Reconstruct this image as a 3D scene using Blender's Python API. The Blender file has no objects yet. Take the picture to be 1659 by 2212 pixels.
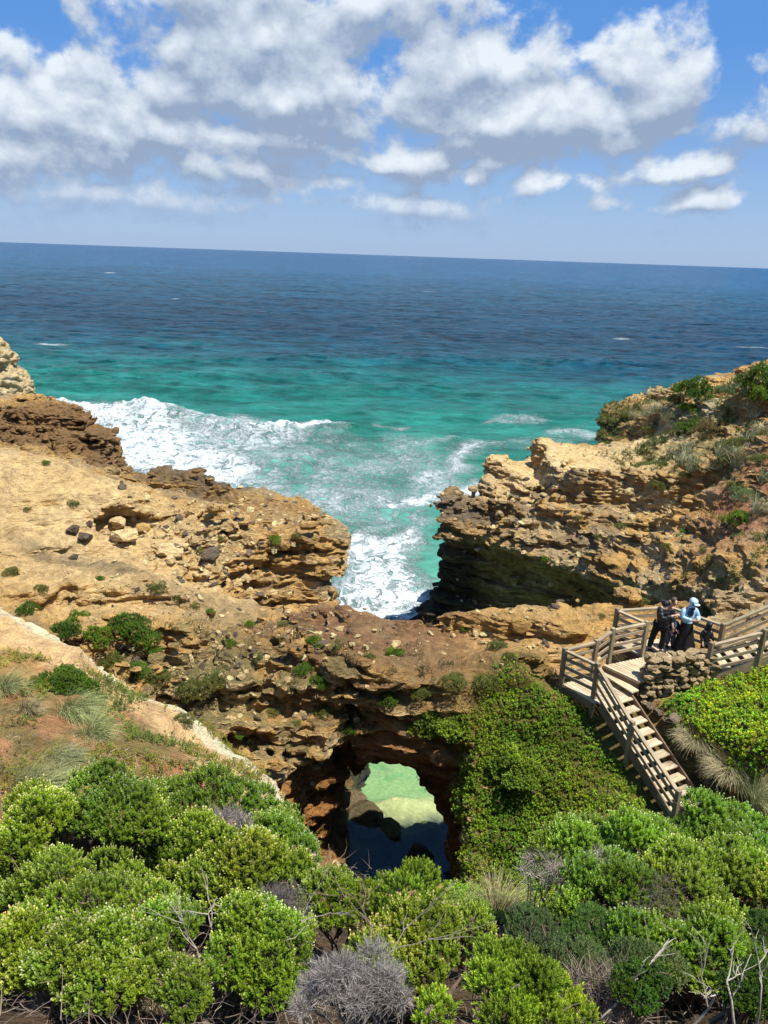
import bpy, math, random
import numpy as np
from mathutils import Vector, Matrix

random.seed(7)
RNG = np.random.default_rng(7)
SC = bpy.context.scene
COL = SC.collection

# ------------------------------------------------------------------ camera
F, CX, CY, HC = 1663.0, 829.5, 1106.0, 22.0      # focal length / centre in a 1659 x 2212 picture, eye height over the sea
PIT, ROL = math.radians(18.45), math.radians(1.97)
_f = np.array([0, math.cos(PIT), -math.sin(PIT)])
_r0 = np.array([1.0, 0, 0]); _u0 = np.cross(_r0, _f)
_r = math.cos(ROL) * _r0 + math.sin(ROL) * _u0
_u = math.cos(ROL) * _u0 - math.sin(ROL) * _r0
def ray(px, py):
    d = _f + _r * (px - CX) / F - _u * (py - CY) / F
    return d / np.linalg.norm(d)
def atz(px, py, z):
    d = ray(px, py); t = (z - HC) / d[2]
    return np.array([d[0] * t, d[1] * t, z])
def aty(px, py, y):
    d = ray(px, py); t = y / d[1]
    return np.array([d[0] * t, y, HC + d[2] * t])
cd = bpy.data.cameras.new('camera'); cam = bpy.data.objects.new('camera', cd); COL.objects.link(cam)
M = Matrix(((_r[0], _u[0], -_f[0], 0), (_r[1], _u[1], -_f[1], 0), (_r[2], _u[2], -_f[2], HC), (0, 0, 0, 1)))
cam.matrix_world = M
cd.sensor_fit = 'VERTICAL'; cd.sensor_height = 24.0; cd.lens = 24.0 * F / 2212.0
cd.clip_start = 0.1; cd.clip_end = 150000
SC.camera = cam
SC.render.resolution_x, SC.render.resolution_y = 768, 1024
SC.view_settings.view_transform = 'Standard'; SC.view_settings.look = 'None'
SC.view_settings.exposure = 0.65; SC.view_settings.gamma = 1.0
try:
    SC.cycles.max_bounces = 6; SC.cycles.transparent_max_bounces = 12
    SC.cycles.caustics_reflective = False; SC.cycles.caustics_refractive = False
except Exception: pass

# ------------------------------------------------------------------ sun
EL = math.radians(69); AZ = math.atan2(0.92, -0.40)          # azimuth from +Y (seaward) towards +X (right)
SUN = Vector((math.sin(AZ) * math.cos(EL), math.cos(AZ) * math.cos(EL), math.sin(EL)))
ld = bpy.data.lights.new('sun', 'SUN'); ld.energy = 5.0; ld.angle = math.radians(0.5); ld.color = (1.0, 0.955, 0.88)
lo = bpy.data.objects.new('sun', ld); COL.objects.link(lo)
lo.rotation_euler = (-SUN).to_track_quat('-Z', 'Y').to_euler(); lo.location = SUN * 80

# ------------------------------------------------------------------ node helpers
class NB:
    """small helper to write node trees as expressions"""
    def __init__(s, nt): s.nt = nt; s.n = nt.nodes; s.l = nt.links
    def new(s, t, **kw):
        n = s.n.new(t)
        for k, v in kw.items(): setattr(n, k, v)
        return n
    def put(s, sock, v):
        if hasattr(v, 'is_output') or isinstance(v, bpy.types.NodeSocket): s.l.new(v, sock)
        else: sock.default_value = v
    def math(s, op, a, b=0.0, c=0.0, clamp=False):
        n = s.new('ShaderNodeMath', operation=op, use_clamp=clamp)
        s.put(n.inputs[0], a); s.put(n.inputs[1], b)
        if len(n.inputs) > 2: s.put(n.inputs[2], c)
        return n.outputs[0]
    def add(s, a, b): return s.math('ADD', a, b)
    def sub(s, a, b): return s.math('SUBTRACT', a, b)
    def mul(s, a, b): return s.math('MULTIPLY', a, b)
    def ramp(s, v, a, b, lo=0.0, hi=1.0, smooth=True):
        n = s.new('ShaderNodeMapRange'); n.interpolation_type = 'SMOOTHSTEP' if smooth else 'LINEAR'; n.clamp = True
        s.put(n.inputs[0], v); s.put(n.inputs[1], a); s.put(n.inputs[2], b); s.put(n.inputs[3], lo); s.put(n.inputs[4], hi)
        return n.outputs[0]
    def mix(s, f, a, b, blend='MIX'):
        n = s.new('ShaderNodeMix', data_type='RGBA', blend_type=blend)
        s.put(n.inputs[0], f)
        for i, v in ((6, a), (7, b)):
            if isinstance(v, (tuple, list)): v = tuple(v) + ((1.0,) if len(v) == 3 else ())
            s.put(n.inputs[i], v)
        return n.outputs[2]
    def noise(s, vec, scale, detail=4, rough=0.55, dist=0.0, col=False):
        n = s.new('ShaderNodeTexNoise'); n.noise_dimensions = '3D'
        if vec is not None: s.put(n.inputs['Vector'], vec)
        s.put(n.inputs['Scale'], scale); s.put(n.inputs['Detail'], detail); s.put(n.inputs['Roughness'], rough); s.put(n.inputs['Distortion'], dist)
        return n.outputs[1] if col else n.outputs[0]
    def comb(s, x, y, z):
        n = s.new('ShaderNodeCombineXYZ'); s.put(n.inputs[0], x); s.put(n.inputs[1], y); s.put(n.inputs[2], z); return n.outputs[0]
    def sep(s, v):
        n = s.new('ShaderNodeSeparateXYZ'); s.put(n.inputs[0], v); return n.outputs
    def vmul(s, v, t):
        n = s.new('ShaderNodeVectorMath', operation='MULTIPLY'); s.put(n.inputs[0], v); n.inputs[1].default_value = t; return n.outputs[0]
    def attr(s, name):
        return s.new('ShaderNodeAttribute', attribute_name=name)
    def bump(s, h, strength, dist, normal=None):
        n = s.new('ShaderNodeBump'); s.put(n.inputs['Strength'], strength); s.put(n.inputs['Distance'], dist); s.put(n.inputs['Height'], h)
        if normal is not None: s.put(n.inputs['Normal'], normal)
        return n.outputs[0]
    def pos(s): return s.new('ShaderNodeNewGeometry').outputs['Position']
    def obj(s): return s.new('ShaderNodeTexCoord').outputs['Object']

def material(name):
    m = bpy.data.materials.new(name); m.use_nodes = True
    nb = NB(m.node_tree); nb.n.clear()
    out = nb.new('ShaderNodeOutputMaterial'); p = nb.new('ShaderNodeBsdfPrincipled')
    nb.l.new(p.outputs[0], out.inputs[0])
    return m, nb, p, out

# ------------------------------------------------------------------ world: sky with cumulus
W = bpy.data.worlds.new('World'); SC.world = W; W.use_nodes = True
def build_world():
    nb = NB(W.node_tree); nb.n.clear()
    out = nb.new('ShaderNodeOutputWorld'); bg = nb.new('ShaderNodeBackground'); nb.l.new(bg.outputs[0], out.inputs[0])
    bg.inputs[1].default_value = 0.1
    sky = nb.new('ShaderNodeTexSky'); sky.sky_type = 'NISHITA'; sky.sun_disc = False
    sky.sun_elevation = EL; sky.sun_rotation = AZ; sky.altitude = 20; sky.air_density = 1.0; sky.dust_density = 0.3; sky.ozone_density = 3.0
    d = nb.new('ShaderNodeTexCoord').outputs['Generated']
    dx, dy, dz = nb.sep(d)
    az = nb.math('ARCTAN2', dx, dy)
    el = nb.math('ARCSINE', dz)
    # banks of cumulus low over the sea: (azimuth, elevation, half width, half height, weight) in degrees
    def dirdeg(px, py):
        v = ray(px, py); return math.degrees(math.atan2(v[0], v[1])), math.degrees(math.asin(v[2]))
    banks = [(20, 130, 120, 70, .8), (200, 130, 120, 110, .95), (70, 230, 180, 80, .9), (340, 20, 130, 60, .75), (520, 70, 210, 130, 1.2), (420, 180, 150, 90, .9), (650, 200, 230, 80, 1.25), (820, 20, 420, 55, .75),
             (1000, 170, 160, 120, 1.15), (1160, 130, 110, 70, .9), (1150, 260, 300, 75, 1.25), (1420, 180, 100, 95, 1.2), (1400, 280, 120, 50, .9), (1300, 120, 40, 40, .6), (1480, 130, 50, 40, .6),
             (200, 270, 260, 90, 1.2), (560, 290, 220, 70, .95), (90, 330, 260, 60, .9), (480, 360, 160, 45, .9), (200, 370, 300, 40, .6), (880, 340, 90, 55, 1.0), (860, 290, 40, 40, .7), (1190, 390, 90, 40, .9),
             (1450, 365, 95, 35, 1.1), (1620, 265, 100, 50, .8), (1550, 440, 75, 32, .8), (750, 402, 30, 18, .7), (1020, 390, 120, 35, .6), (620, 420, 700, 40, .62), (900, 445, 300, 32, .68), (300, 430, 460, 34, .72), (1300, 450, 260, 30, .58), (500, 475, 700, 24, .5), (1080, 340, 130, 40, .8), (320, 320, 220, 60, .9), (740, 320, 60, 30, .5)]
    def density(eloff):
        e = nb.add(el, eloff)
        # billow the outlines first, then gather the banks
        p = nb.comb(az, nb.mul(e, 1.25), 0.37)
        wn = nb.noise(p, 7.5, 3, .5, 0, True); wx, wy, wz = nb.sep(wn)
        a_ = nb.add(az, nb.mul(nb.sub(wx, .5), .085)); e_ = nb.add(e, nb.mul(nb.sub(wy, .5), .06))
        tot = None
        for px, py, wx, wy, w in banks:
            a0, e0 = dirdeg(px, py)
            a0 = math.radians(a0); e0 = math.radians(e0)
            rx, ry = wx / F, wy / F
            u = nb.mul(nb.sub(a_, a0), 1 / rx); v = nb.mul(nb.sub(e_, e0), 1 / ry)
            r2 = nb.add(nb.mul(u, u), nb.mul(v, v))
            g = nb.mul(nb.math('POWER', 2.718, nb.mul(r2, -0.85)), w * 1.0)
            tot = g if tot is None else nb.math('SMOOTH_MAX', tot, g, .25)
        wide = nb.mul(nb.ramp(el, 0.30, 0.5), 0.15)
        tot = nb.add(tot, wide)
        n1 = nb.noise(p, 13.0, 10, 0.55, 0.0)
        n2 = nb.noise(p, 40.0, 7, 0.62, 0.0)
        vo = nb.new('ShaderNodeTexVoronoi'); vo.feature = 'F1'; nb.put(vo.inputs['Vector'], nb.comb(a_, nb.mul(e_, 1.25), .7)); vo.inputs['Scale'].default_value = 15.0; vo.inputs['Detail'].default_value = 3.0; vo.inputs['Roughness'].default_value = .5; vo.normalize = True
        n = nb.add(nb.add(nb.mul(nb.sub(n1, .5), 1.25), nb.mul(nb.sub(n2, .5), 0.75)), nb.mul(nb.sub(.285, vo.outputs['Distance']), 2.0))
        return nb.add(tot, n), tot
    D0, T0 = density(0.0); D1, T1 = density(0.020)
    alpha = nb.ramp(D0, 0.30, 0.74)
    # sunlit where the cloud thins upwards, grey towards its flat base
    light = nb.ramp(nb.sub(D0, D1), -0.55, 0.62, 0, 1, False)
    base = nb.ramp(nb.sub(T1, T0), -0.16, 0.20)
    n3 = nb.noise(nb.comb(az, nb.mul(el, 2.2), 4.2), 7.0, 4, .5)
    lum = nb.add(nb.add(nb.mul(light, 1.05), nb.mul(nb.sub(1.0, base), .34)), nb.mul(nb.sub(n3, .5), 1.0))
    cloud = nb.mix(nb.ramp(lum, 0.36, 1.30, 0, 1, False), (2.0, 2.6, 3.65), (5.3, 5.8, 6.3))
    # clear sky: photograph's deep blue, paler to the horizon
    deep = nb.mix(nb.ramp(el, 0.02, 0.24), (1.7, 2.8, 4.8), (0.45, 1.75, 4.7))
    clear = nb.mix(0.80, nb.vmul(sky.outputs[0], (1, 1, 1)), deep)
    low = nb.ramp(el, 0.004, 0.05)
    cl2 = nb.mix(nb.ramp(el, 0.005, 0.085), (2.0, 2.9, 4.5), cloud)
    a2 = nb.mul(alpha, nb.add(0.15, nb.mul(0.83, low)))
    colr = nb.mix(a2, clear, cl2)
    nb.l.new(colr, bg.inputs[0])
    W.cycles.sampling_method = 'MANUAL'; W.cycles.sample_map_resolution = 512
build_world()

# ------------------------------------------------------------------ naming
def tag(o, label=None, cat=None, group=None, kind=None):
    if label: o['label'] = label
    if cat: o['category'] = cat
    if group: o['group'] = group
    if kind: o['kind'] = kind
    return o
def empty(name, loc, rz=0.0, label=None, cat=None, group=None):
    o = bpy.data.objects.new(name, None); COL.objects.link(o); o.location = loc; o.rotation_euler = (0, 0, rz)
    return tag(o, label, cat, group)
def copy_tree(o, parent=None):
    c = o.copy(); COL.objects.link(c)
    if parent is not None: c.parent = parent
    for ch in list(o.children): copy_tree(ch, c)
    return c

# ------------------------------------------------------------------ numpy noise
_perm = RNG.permutation(256); _perm = np.concatenate([_perm, _perm, _perm])
_g = RNG.normal(size=(256, 3)); _g /= np.linalg.norm(_g, axis=1)[:, None]; _g = _g.astype(np.float32) * 1.5
def perlin(x, y, z):
    x, y, z = (np.asarray(a, np.float32) for a in np.broadcast_arrays(x, y, z))
    xi, yi, zi = np.floor(x).astype(np.int32), np.floor(y).astype(np.int32), np.floor(z).astype(np.int32)
    fx, fy, fz = x - xi, y - yi, z - zi
    u, v, w = (t * t * t * (t * (t * 6 - 15) + 10) for t in (fx, fy, fz))
    xi &= 255; yi &= 255; zi &= 255
    def c(i, j, k):
        h = _perm[_perm[_perm[xi + i] + yi + j] + zi + k]
        g = _g[h]
        return g[..., 0] * (fx - i) + g[..., 1] * (fy - j) + g[..., 2] * (fz - k)
    L = lambda a, b, t: a + (b - a) * t
    return L(L(L(c(0, 0, 0), c(1, 0, 0), u), L(c(0, 1, 0), c(1, 1, 0), u), v), L(L(c(0, 0, 1), c(1, 0, 1), u), L(c(0, 1, 1), c(1, 1, 1), u), v), w)
def fbm(x, y, z, o=4, g=0.5):
    s = 0; a = 1.0; f = 1.0
    for i in range(o):
        s = s + a * perlin(x * f + 17 * i, y * f + 5 * i, z * f + 9 * i); a *= g; f *= 2.03
    return s
def sstep(a, b, x):
    t = np.clip((x - a) / (b - a), 0, 1); return t * t * (3 - 2 * t)
def poly_sd(P, x, y):
    """signed distance to a closed polygon, positive inside"""
    P = np.asarray(P, float); d = np.full(np.shape(x), 1e9); ins = np.zeros(np.shape(x), bool)
    n = len(P)
    for i in range(n):
        ax, ay = P[i]; bx, by = P[(i + 1) % n]
        ex, ey = bx - ax, by - ay
        t = np.clip(((x - ax) * ex + (y - ay) * ey) / (ex * ex + ey * ey + 1e-12), 0, 1)
        d = np.minimum(d, (x - ax - t * ex) ** 2 + (y - ay - t * ey) ** 2)
        c = ((ay > y) != (by > y)) & (x < ex * (y - ay) / (ey if abs(ey) > 1e-9 else 1e-9) + ax)
        ins ^= c
    d = np.sqrt(d)
    return np.where(ins, d, -d)
def blob(x, y, cx, cy, rx, ry=None, rot=0.0):
    ry = ry or rx; c, s = math.cos(rot), math.sin(rot)
    u = ((x - cx) * c + (y - cy) * s) / rx; v = (-(x - cx) * s + (y - cy) * c) / ry
    return np.exp(-(u * u + v * v))

# ------------------------------------------------------------------ mesh from arrays
def mesh_obj(name, V, Fq, mat, parent=None, smooth=True, col=None, attrs=None, mats=None, midx=None):
    me = bpy.data.meshes.new(name)
    V = np.asarray(V, np.float32); Fq = np.asarray(Fq, np.int32)
    k = Fq.shape[1]
    me.vertices.add(len(V)); me.vertices.foreach_set('co', V.ravel())
    me.loops.add(Fq.size); me.loops.foreach_set('vertex_index', Fq.ravel())
    me.polygons.add(len(Fq)); me.polygons.foreach_set('loop_start', np.arange(0, Fq.size, k, dtype=np.int32))
    try: me.polygons.foreach_set('loop_total', np.full(len(Fq), k, np.int32))
    except Exception: pass
    me.polygons.foreach_set('use_smooth', np.full(len(Fq), smooth))
    if col is not None:
        a = me.attributes.new('Col', 'FLOAT_COLOR', 'POINT')
        c4 = np.ones((len(V), 4), np.float32); c4[:, :3] = col
        a.data.foreach_set('color', c4.ravel())
    for kk, vv in (attrs or {}).items():
        a = me.attributes.new(kk, 'FLOAT', 'POINT'); a.data.foreach_set('value', np.asarray(vv, np.float32))
    me.update(calc_edges=True)
    o = bpy.data.objects.new(name, me); COL.objects.link(o)
    for m in (mats or [mat]): me.materials.append(m)
    if midx is not None: me.polygons.foreach_set('material_index', np.asarray(midx, np.int32))
    if parent is not None: o.parent = parent
    return o

def surface_nets(D, org, h):
    """mesh of the zero level of a sampled distance field (negative = rock)"""
    nx, ny, nz = D.shape; S = D < 0
    cs = np.zeros((nx - 1, ny - 1, nz - 1), np.int8)
    for i in (0, 1):
        for j in (0, 1):
            for k in (0, 1): cs += S[i:nx - 1 + i, j:ny - 1 + j, k:nz - 1 + k]
    act = (cs > 0) & (cs < 8)
    I, J, K = np.nonzero(act)
    idx = np.full(act.shape, -1, np.int32); idx[I, J, K] = np.arange(len(I))
    acc = np.zeros((len(I), 3), np.float32); cnt = np.zeros(len(I), np.float32)
    cor = [(i, j, k) for i in (0, 1) for j in (0, 1) for k in (0, 1)]
    for a in cor:
        for ax in range(3):
            if a[ax]: continue
            b = list(a); b[ax] = 1
            d0 = D[I + a[0], J + a[1], K + a[2]]; d1 = D[I + b[0], J + b[1], K + b[2]]
            m = (d0 < 0) != (d1 < 0)
            t = np.where(m, d0 / np.where(m, d0 - d1, 1), 0)
            p = np.array(a, np.float32)[None, :].repeat(len(I), 0); p[:, ax] = t
            acc[m] += p[m]; cnt[m] += 1
    V = (np.stack([I, J, K], 1) + acc / np.maximum(cnt, 1)[:, None]) * h + np.array(org)
    Q = []
    for ax in range(3):
        o1, o2 = [(1, 2), (2, 0), (0, 1)][ax]
        sl0 = [slice(None)] * 3; sl1 = [slice(None)] * 3
        sl0[ax] = slice(0, -1); sl1[ax] = slice(1, None)
        A = S[tuple(sl0)]; B = S[tuple(sl1)]
        ch = A != B
        P = np.stack(np.nonzero(ch), 1)
        sh = np.array(act.shape)
        ok = (P[:, o1] > 0) & (P[:, o2] > 0) & (P[:, o1] < sh[o1]) & (P[:, o2] < sh[o2]) & (P[:, ax] < sh[ax])
        P = P[ok]; flip = A[tuple(P.T)]
        def at(d1, d2):
            q = P.copy(); q[:, o1] -= d1; q[:, o2] -= d2; return idx[tuple(q.T)]
        f = np.stack([at(0, 0), at(1, 0), at(1, 1), at(0, 1)], 1)
        f[~flip] = f[~flip][:, ::-1]
        Q.append(f)
    Q = np.concatenate(Q); Q = Q[(Q >= 0).all(1)]
    return V, Q

# ------------------------------------------------------------------ the land
# control points of the ground: (px, py, forward distance) seen in the photograph -> world x, y, z
CT = [  # plateau and dome on the left
    (0, 990, 31), (100, 992, 31), (230, 1040, 31), (300, 1062, 31.5), (380, 1080, 32.5), (480, 1100, 35), (560, 1090, 36), (640, 1098, 35.5), (690, 1132, 34), (600, 1150, 32.5),
    (480, 1140, 31.5), (350, 1150, 29.5), (200, 1180, 27.5), (50, 1150, 27.5), (0, 1250, 24), (150, 1250, 24.5), (300, 1250, 25), (400, 1240, 27.2), (480, 1258, 27.8), (600, 1190, 30.6), (520, 1180, 30.2), (680, 1190, 30.8), (600, 1285, 29.4), (680, 1295, 29.6), (520, 1262, 28.8), (520, 1310, 24.5), (600, 1322, 24.0),
    (700, 1335, 23), (300, 1330, 22.5), (150, 1320, 22.3), (0, 1305, 22.0), (300, 1400, 21), (450, 1450, 20.3), (450, 1550, 18.8), (560, 1640, 17.3), (600, 1500, 19.8), (690, 1600, 18.4), (690, 1420, 20.8), (620, 1380, 21.8), (200, 1450, 19.5), (380,1500,19.2),
    # strata band behind the dome
    (0, 862, 57), (0, 920, 50), (0, 972, 42), (90, 875, 52.5), (100, 962, 41), (205, 970, 47.5), (190, 1010, 39), (270, 1025, 44), (300, 1038, 40), (420, 1022, 38.5), (340, 1030, 38.5), (340, 1062, 36), (440, 1068, 36),
    # bridge and ledge on the right
    (740, 1330, 22.6), (900, 1335, 22.7), (1100, 1335, 22.8), (850, 1400, 20.9), (1000, 1400, 20.9), (800, 1480, 18.8), (900, 1490, 18.7), (1000, 1480, 18.9), (1150, 1490, 18.8), (1100, 1400, 20.8), (1200, 1400, 21), (1230, 1335, 22.8), (1330, 1305, 23.6), (1450, 1290, 24.2), (1560, 1330, 23.2), (1659, 1285, 24.2),
    # green slopes and field on the right
    (1200, 1500, 19.0), (1150, 1560, 18.6), (1100, 1650, 18.0), (1050, 1850, 16.6), (1300, 1700, 16.9), (1250, 1850, 14.6), (1400, 1800, 14.2), (1270, 1580, 18.4), (1340, 1680, 17.2), (1440, 1760, 15.9), (1010, 1950, 15.4), (1180, 1950, 13.2),
    (1545, 1500, 18.9), (1659, 1460, 19.3), (1500, 1560, 17.9), (1659, 1560, 17.2), (1600, 1640, 15.9), (1659, 1690, 14.6),
    # lip of the near left slope
    (0, 1312, 16), (200, 1425, 15), (400, 1543, 13.7), (560, 1652, 12.4), (640, 1740, 11.3), (700, 1862, 10.2), (0, 1400, 14), (0, 1500, 12), (150, 1600, 10.6), (300, 1640, 10.4), (250, 1500, 13.2), (400, 1600, 12.6), (500, 1650, 11.8),
    # right cliff
    (950, 1072, 42.3), (1030, 1062, 44), (1085, 980, 47), (1190, 962, 49), (1280, 968, 50.5), (1060, 1010, 45.5), (1100, 1100, 40.8), (1200, 1090, 39.6), (1000, 1140, 40.3), (1300, 1050, 42), (1450, 930, 47), (1450, 1100, 37.5), (1400, 1000, 44.5), (1200, 1150, 37.6), (1330, 1180, 35),
    (1430, 1230, 31.5), (1500, 1050, 38.5), (1500, 1200, 31), (1560, 1290, 26.5), (1600, 1200, 28.5), (1659, 1220, 26), (1659, 1100, 31), (1659, 950, 37), (1620, 860, 44), (1560, 890, 47), (1500, 880, 51), (1440, 900, 53), (1310, 885, 61), (1400, 868, 62), (1480, 876, 58), (1659, 846, 52), (1560, 874, 56), (1285, 950, 57.5), (1350, 930, 54)]
PTS = [tuple(aty(*c)) for c in CT]
PTS += [(-6.0, 16.7, 10.7), (-8.3, 17.9, 11.5), (-4.1, 15.7, 9.9), (-10.5, 18.6, 12.6), (-4.4, 17.0, 9.2), (-3.4, 28.5, 7.6), (-4.6, 27.6, 8.7), (-6, 16.8, 9.4), (-9, 18.5, 10.5), (-12, 18, 12),
        (0, -3, 20.5), (-8, -2, 20.6), (8, -2, 20.6), (0, 0.3, 20.2), (0, 3.4, 16.9), (-5, 3.4, 17.2), (5, 3.4, 16.8), (-10, 4, 18), (10, 4, 17.6), (0, 6.0, 14.6), (-3, 6.2, 14.8), (3, 6, 14.3), (-6, 6.5, 15.4), (7, 6.5, 14.8), (0, 8.4, 13.2), (-3, 8.8, 13.9), (3, 8.6, 12.6), (5, 9.5, 12.4), (7.5, 10, 12.8), (2.5, 11.5, 10.4), (5, 12.2, 10.4), (8.2, 13, 9.9), (10.5, 12, 12.6),
        (-30, 10, 16.5), (-30, 0, 20), (30, 8, 18.5), (30, 0, 20.4), (16, 10, 15.2), (14.5, 18, 12.8), (24, 24, 16), (40, 45, 19), (-30, 30, 15), (-45, 50, 13), (36, 60, 16.5), (-16, 12, 15), (9.2, 22.3, 10.7), (7.5, 21.9, 10.5)]
PTS = np.array(PTS); _X = PTS[:, :2]
def _phi(d2): return np.sqrt(d2 + 0.25)
_A = _phi(((_X[:, None] - _X[None]) ** 2).sum(2)); _n = len(PTS)
_B = np.zeros((_n + 3, _n + 3)); _B[:_n, :_n] = _A + np.eye(_n) * -0.05
_B[:_n, _n] = 1; _B[:_n, _n + 1:] = _X; _B[_n, :_n] = 1; _B[_n + 1:, :_n] = _X.T
_w = np.linalg.solve(_B, np.concatenate([PTS[:, 2], np.zeros(3)]))
def height(x, y):
    x = np.asarray(x, float); y = np.asarray(y, float); sh = x.shape
    X = np.stack([x.ravel(), y.ravel()], 1); out = np.empty(len(X))
    for i in range(0, len(X), 20000):
        q = X[i:i + 20000]
        out[i:i + 20000] = _phi(((q[:, None] - _X[None]) ** 2).sum(2)) @ _w[:_n] + _w[_n] + q @ _w[_n + 1:]
    return out.reshape(sh)

_HC = {}
def onland(px, py):
    """first point of the smooth ground along a line of sight"""
    d = ray(px, py); y = np.linspace(7, 75, 1400); t = y / d[1]; b = np.nonzero(HC + d[2] * t < height(d[0] * t, y))[0]
    k = b[0] if len(b) else len(y) - 1; return np.array([d[0] * t[k], y[k]])
# rock steps: line along the upper edge (left to right as seen), height of the step
SCARP = [([(1165, 985), (1180, 1030), (1215, 1062), (1290, 1070), (1380, 1062), (1470, 1058)], 1.7), ([(1110, 1105), (1190, 1120), (1300, 1122), (1420, 1130), (1540, 1150)], .8), ([(1090, 1150), (1200, 1152), (1330, 1162), (1440, 1190), (1560, 1235)], .8), ([(1060, 1010), (1110, 1030), (1150, 1080)], .7), ([(1330, 930), (1400, 925), (1450, 915)], 1.0), ([(1435, 912), (1500, 900), (1580, 885), (1650, 880)], 1.0), ([(1455, 880), (1540, 865), (1620, 845)], .8), ([(1500, 1110), (1560, 1090), (1600, 1060)], .9),
         ([(475, 1175), (540, 1172), (620, 1170), (700, 1160)], .9), ([(462, 1208), (540, 1214), (640, 1214), (722, 1205)], .9), ([(462, 1240), (540, 1256), (640, 1260), (722, 1250)], .9), ([(0, 900), (70, 912), (140, 922)], .8), ([(0, 930), (90, 942), (185, 958)], .9), ([(0, 958), (110, 972), (225, 992)], .8), ([(120, 985), (200, 1002), (280, 1022)], .6), ([(300, 1045), (360, 1052), (440, 1050)], .8),
         ([(130, 1290), (200, 1280), (300, 1290)], .8), ([(195, 1405), (260, 1395), (310, 1402)], .5), ([(420, 1440), (520, 1440), (600, 1470)], .5), ([(380, 1500), (470, 1510), (560, 1535)], .7), ([(450, 1570), (560, 1575), (680, 1570)], .7), ([(1005, 1352), (1060, 1350), (1135, 1362)], .7), ([(590, 1335), (680, 1345), (730, 1350)], .25), ([(1170, 1420), (1200, 1400), (1240, 1390)], .6), ([(1560, 1300), (1659, 1262)], .7)]
def scarps(x, y, h):
    for pts, H in SCARP:
        key = pts[0]
        if key not in _HC: _HC[key] = np.array([onland(*p) for p in pts])
        q = _HC[key]; m = (x > q[:, 0].min() - 3) & (x < q[:, 0].max() + 3) & (y > q[:, 1].min() - 3) & (y < q[:, 1].max() + 3)
        if not m.any(): continue
        X = x[m]; Y = y[m]; jx = .45 * fbm(X / 1.1, Y / 1.1, 0 * X + 3, 3); jy = .45 * fbm(X / 1.1 + 9, Y / 1.1, 0 * X + 7, 3); X = X + jx; Y = Y + jy
        best = np.full(X.shape, 1e9); sd = np.zeros(X.shape); end = np.ones(X.shape)
        for i, ((ax, ay), (bx, by)) in enumerate(zip(q[:-1], q[1:])):
            ex, ey = bx - ax, by - ay; tt = ((X - ax) * ex + (Y - ay) * ey) / (ex * ex + ey * ey + 1e-9); t = np.clip(tt, 0, 1); d = np.hypot(X - ax - t * ex, Y - ay - t * ey)
            sg = np.sign((Y - ay) * ex - (X - ax) * ey); k = d < best; best = np.where(k, d, best); sd = np.where(k, sg * d, sd)
        fade = np.exp(-(best / (1.0 + .9 * H)) ** 2)
        h = h.copy(); h[m] += .5 * H * np.tanh(sd / .13) * fade
    return h
SHORE = [(-90, 62), (-33, 61), (-28, 58), (-22.2, 55), (-17.8, 50.4), (-15.6, 46), (-13.3, 42.5), (-11, 40.6), (-9.4, 40), (-8, 38.5), (-5.6, 38), (-3.3, 36.8), (-2.1, 34.2), (-1.35, 31), (-1.35, 28.4), (-1.6, 25.5), (-1.5, 23.2), (0.5, 22.9), (2.5, 23), (4.3, 23.0),
         (7, 23.7), (9.5, 24.6), (11.2, 24.8), (12.6, 25.6), (12.7, 28), (12, 31), (10.3, 34.5), (6.7, 37.6), (4.6, 39.3), (2.75, 40.6), (2.65, 42.5), (3.2, 43.6), (5.4, 45.0), (6.6, 47.4), (10.3, 50), (14, 51.6), (16.1, 55), (16.6, 59), (17.6, 63), (21, 66), (30, 68), (90, 70), (90, -30), (-90, -30)]
HOLE = [(-0.75, 10.3), (-1.7, 11.5), (-2.5, 12.7), (-3.4, 14.2), (-4.6, 15.6), (-4.6, 16.6), (-3.4, 17.2), (-2.4, 17.5), (-1.5, 18.3), (-1.25, 19.4), (-0.6, 19.2), (0.6, 18.9), (1.5, 18.9), (2.4, 18.6), (2.7, 18.0), (2.6, 16.8), (2.2, 15), (1.7, 13), (1.0, 11), (0.3, 10.3)]
ARCHPX = [(728, 1960), (731, 1850), (737, 1720), (748, 1672), (790, 1644), (840, 1637), (885, 1640), (905, 1668), (930, 1715), (958, 1770), (992, 1840), (1005, 1960)]
ARCH = [(aty(p, q, 20.4)[0], aty(p, q, 20.4)[2]) for p, q in ARCHPX]
ARCH = [(ARCH[0][0], -1.0)] + ARCH[1:-1] + [(ARCH[-1][0], -1.0)]

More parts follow.
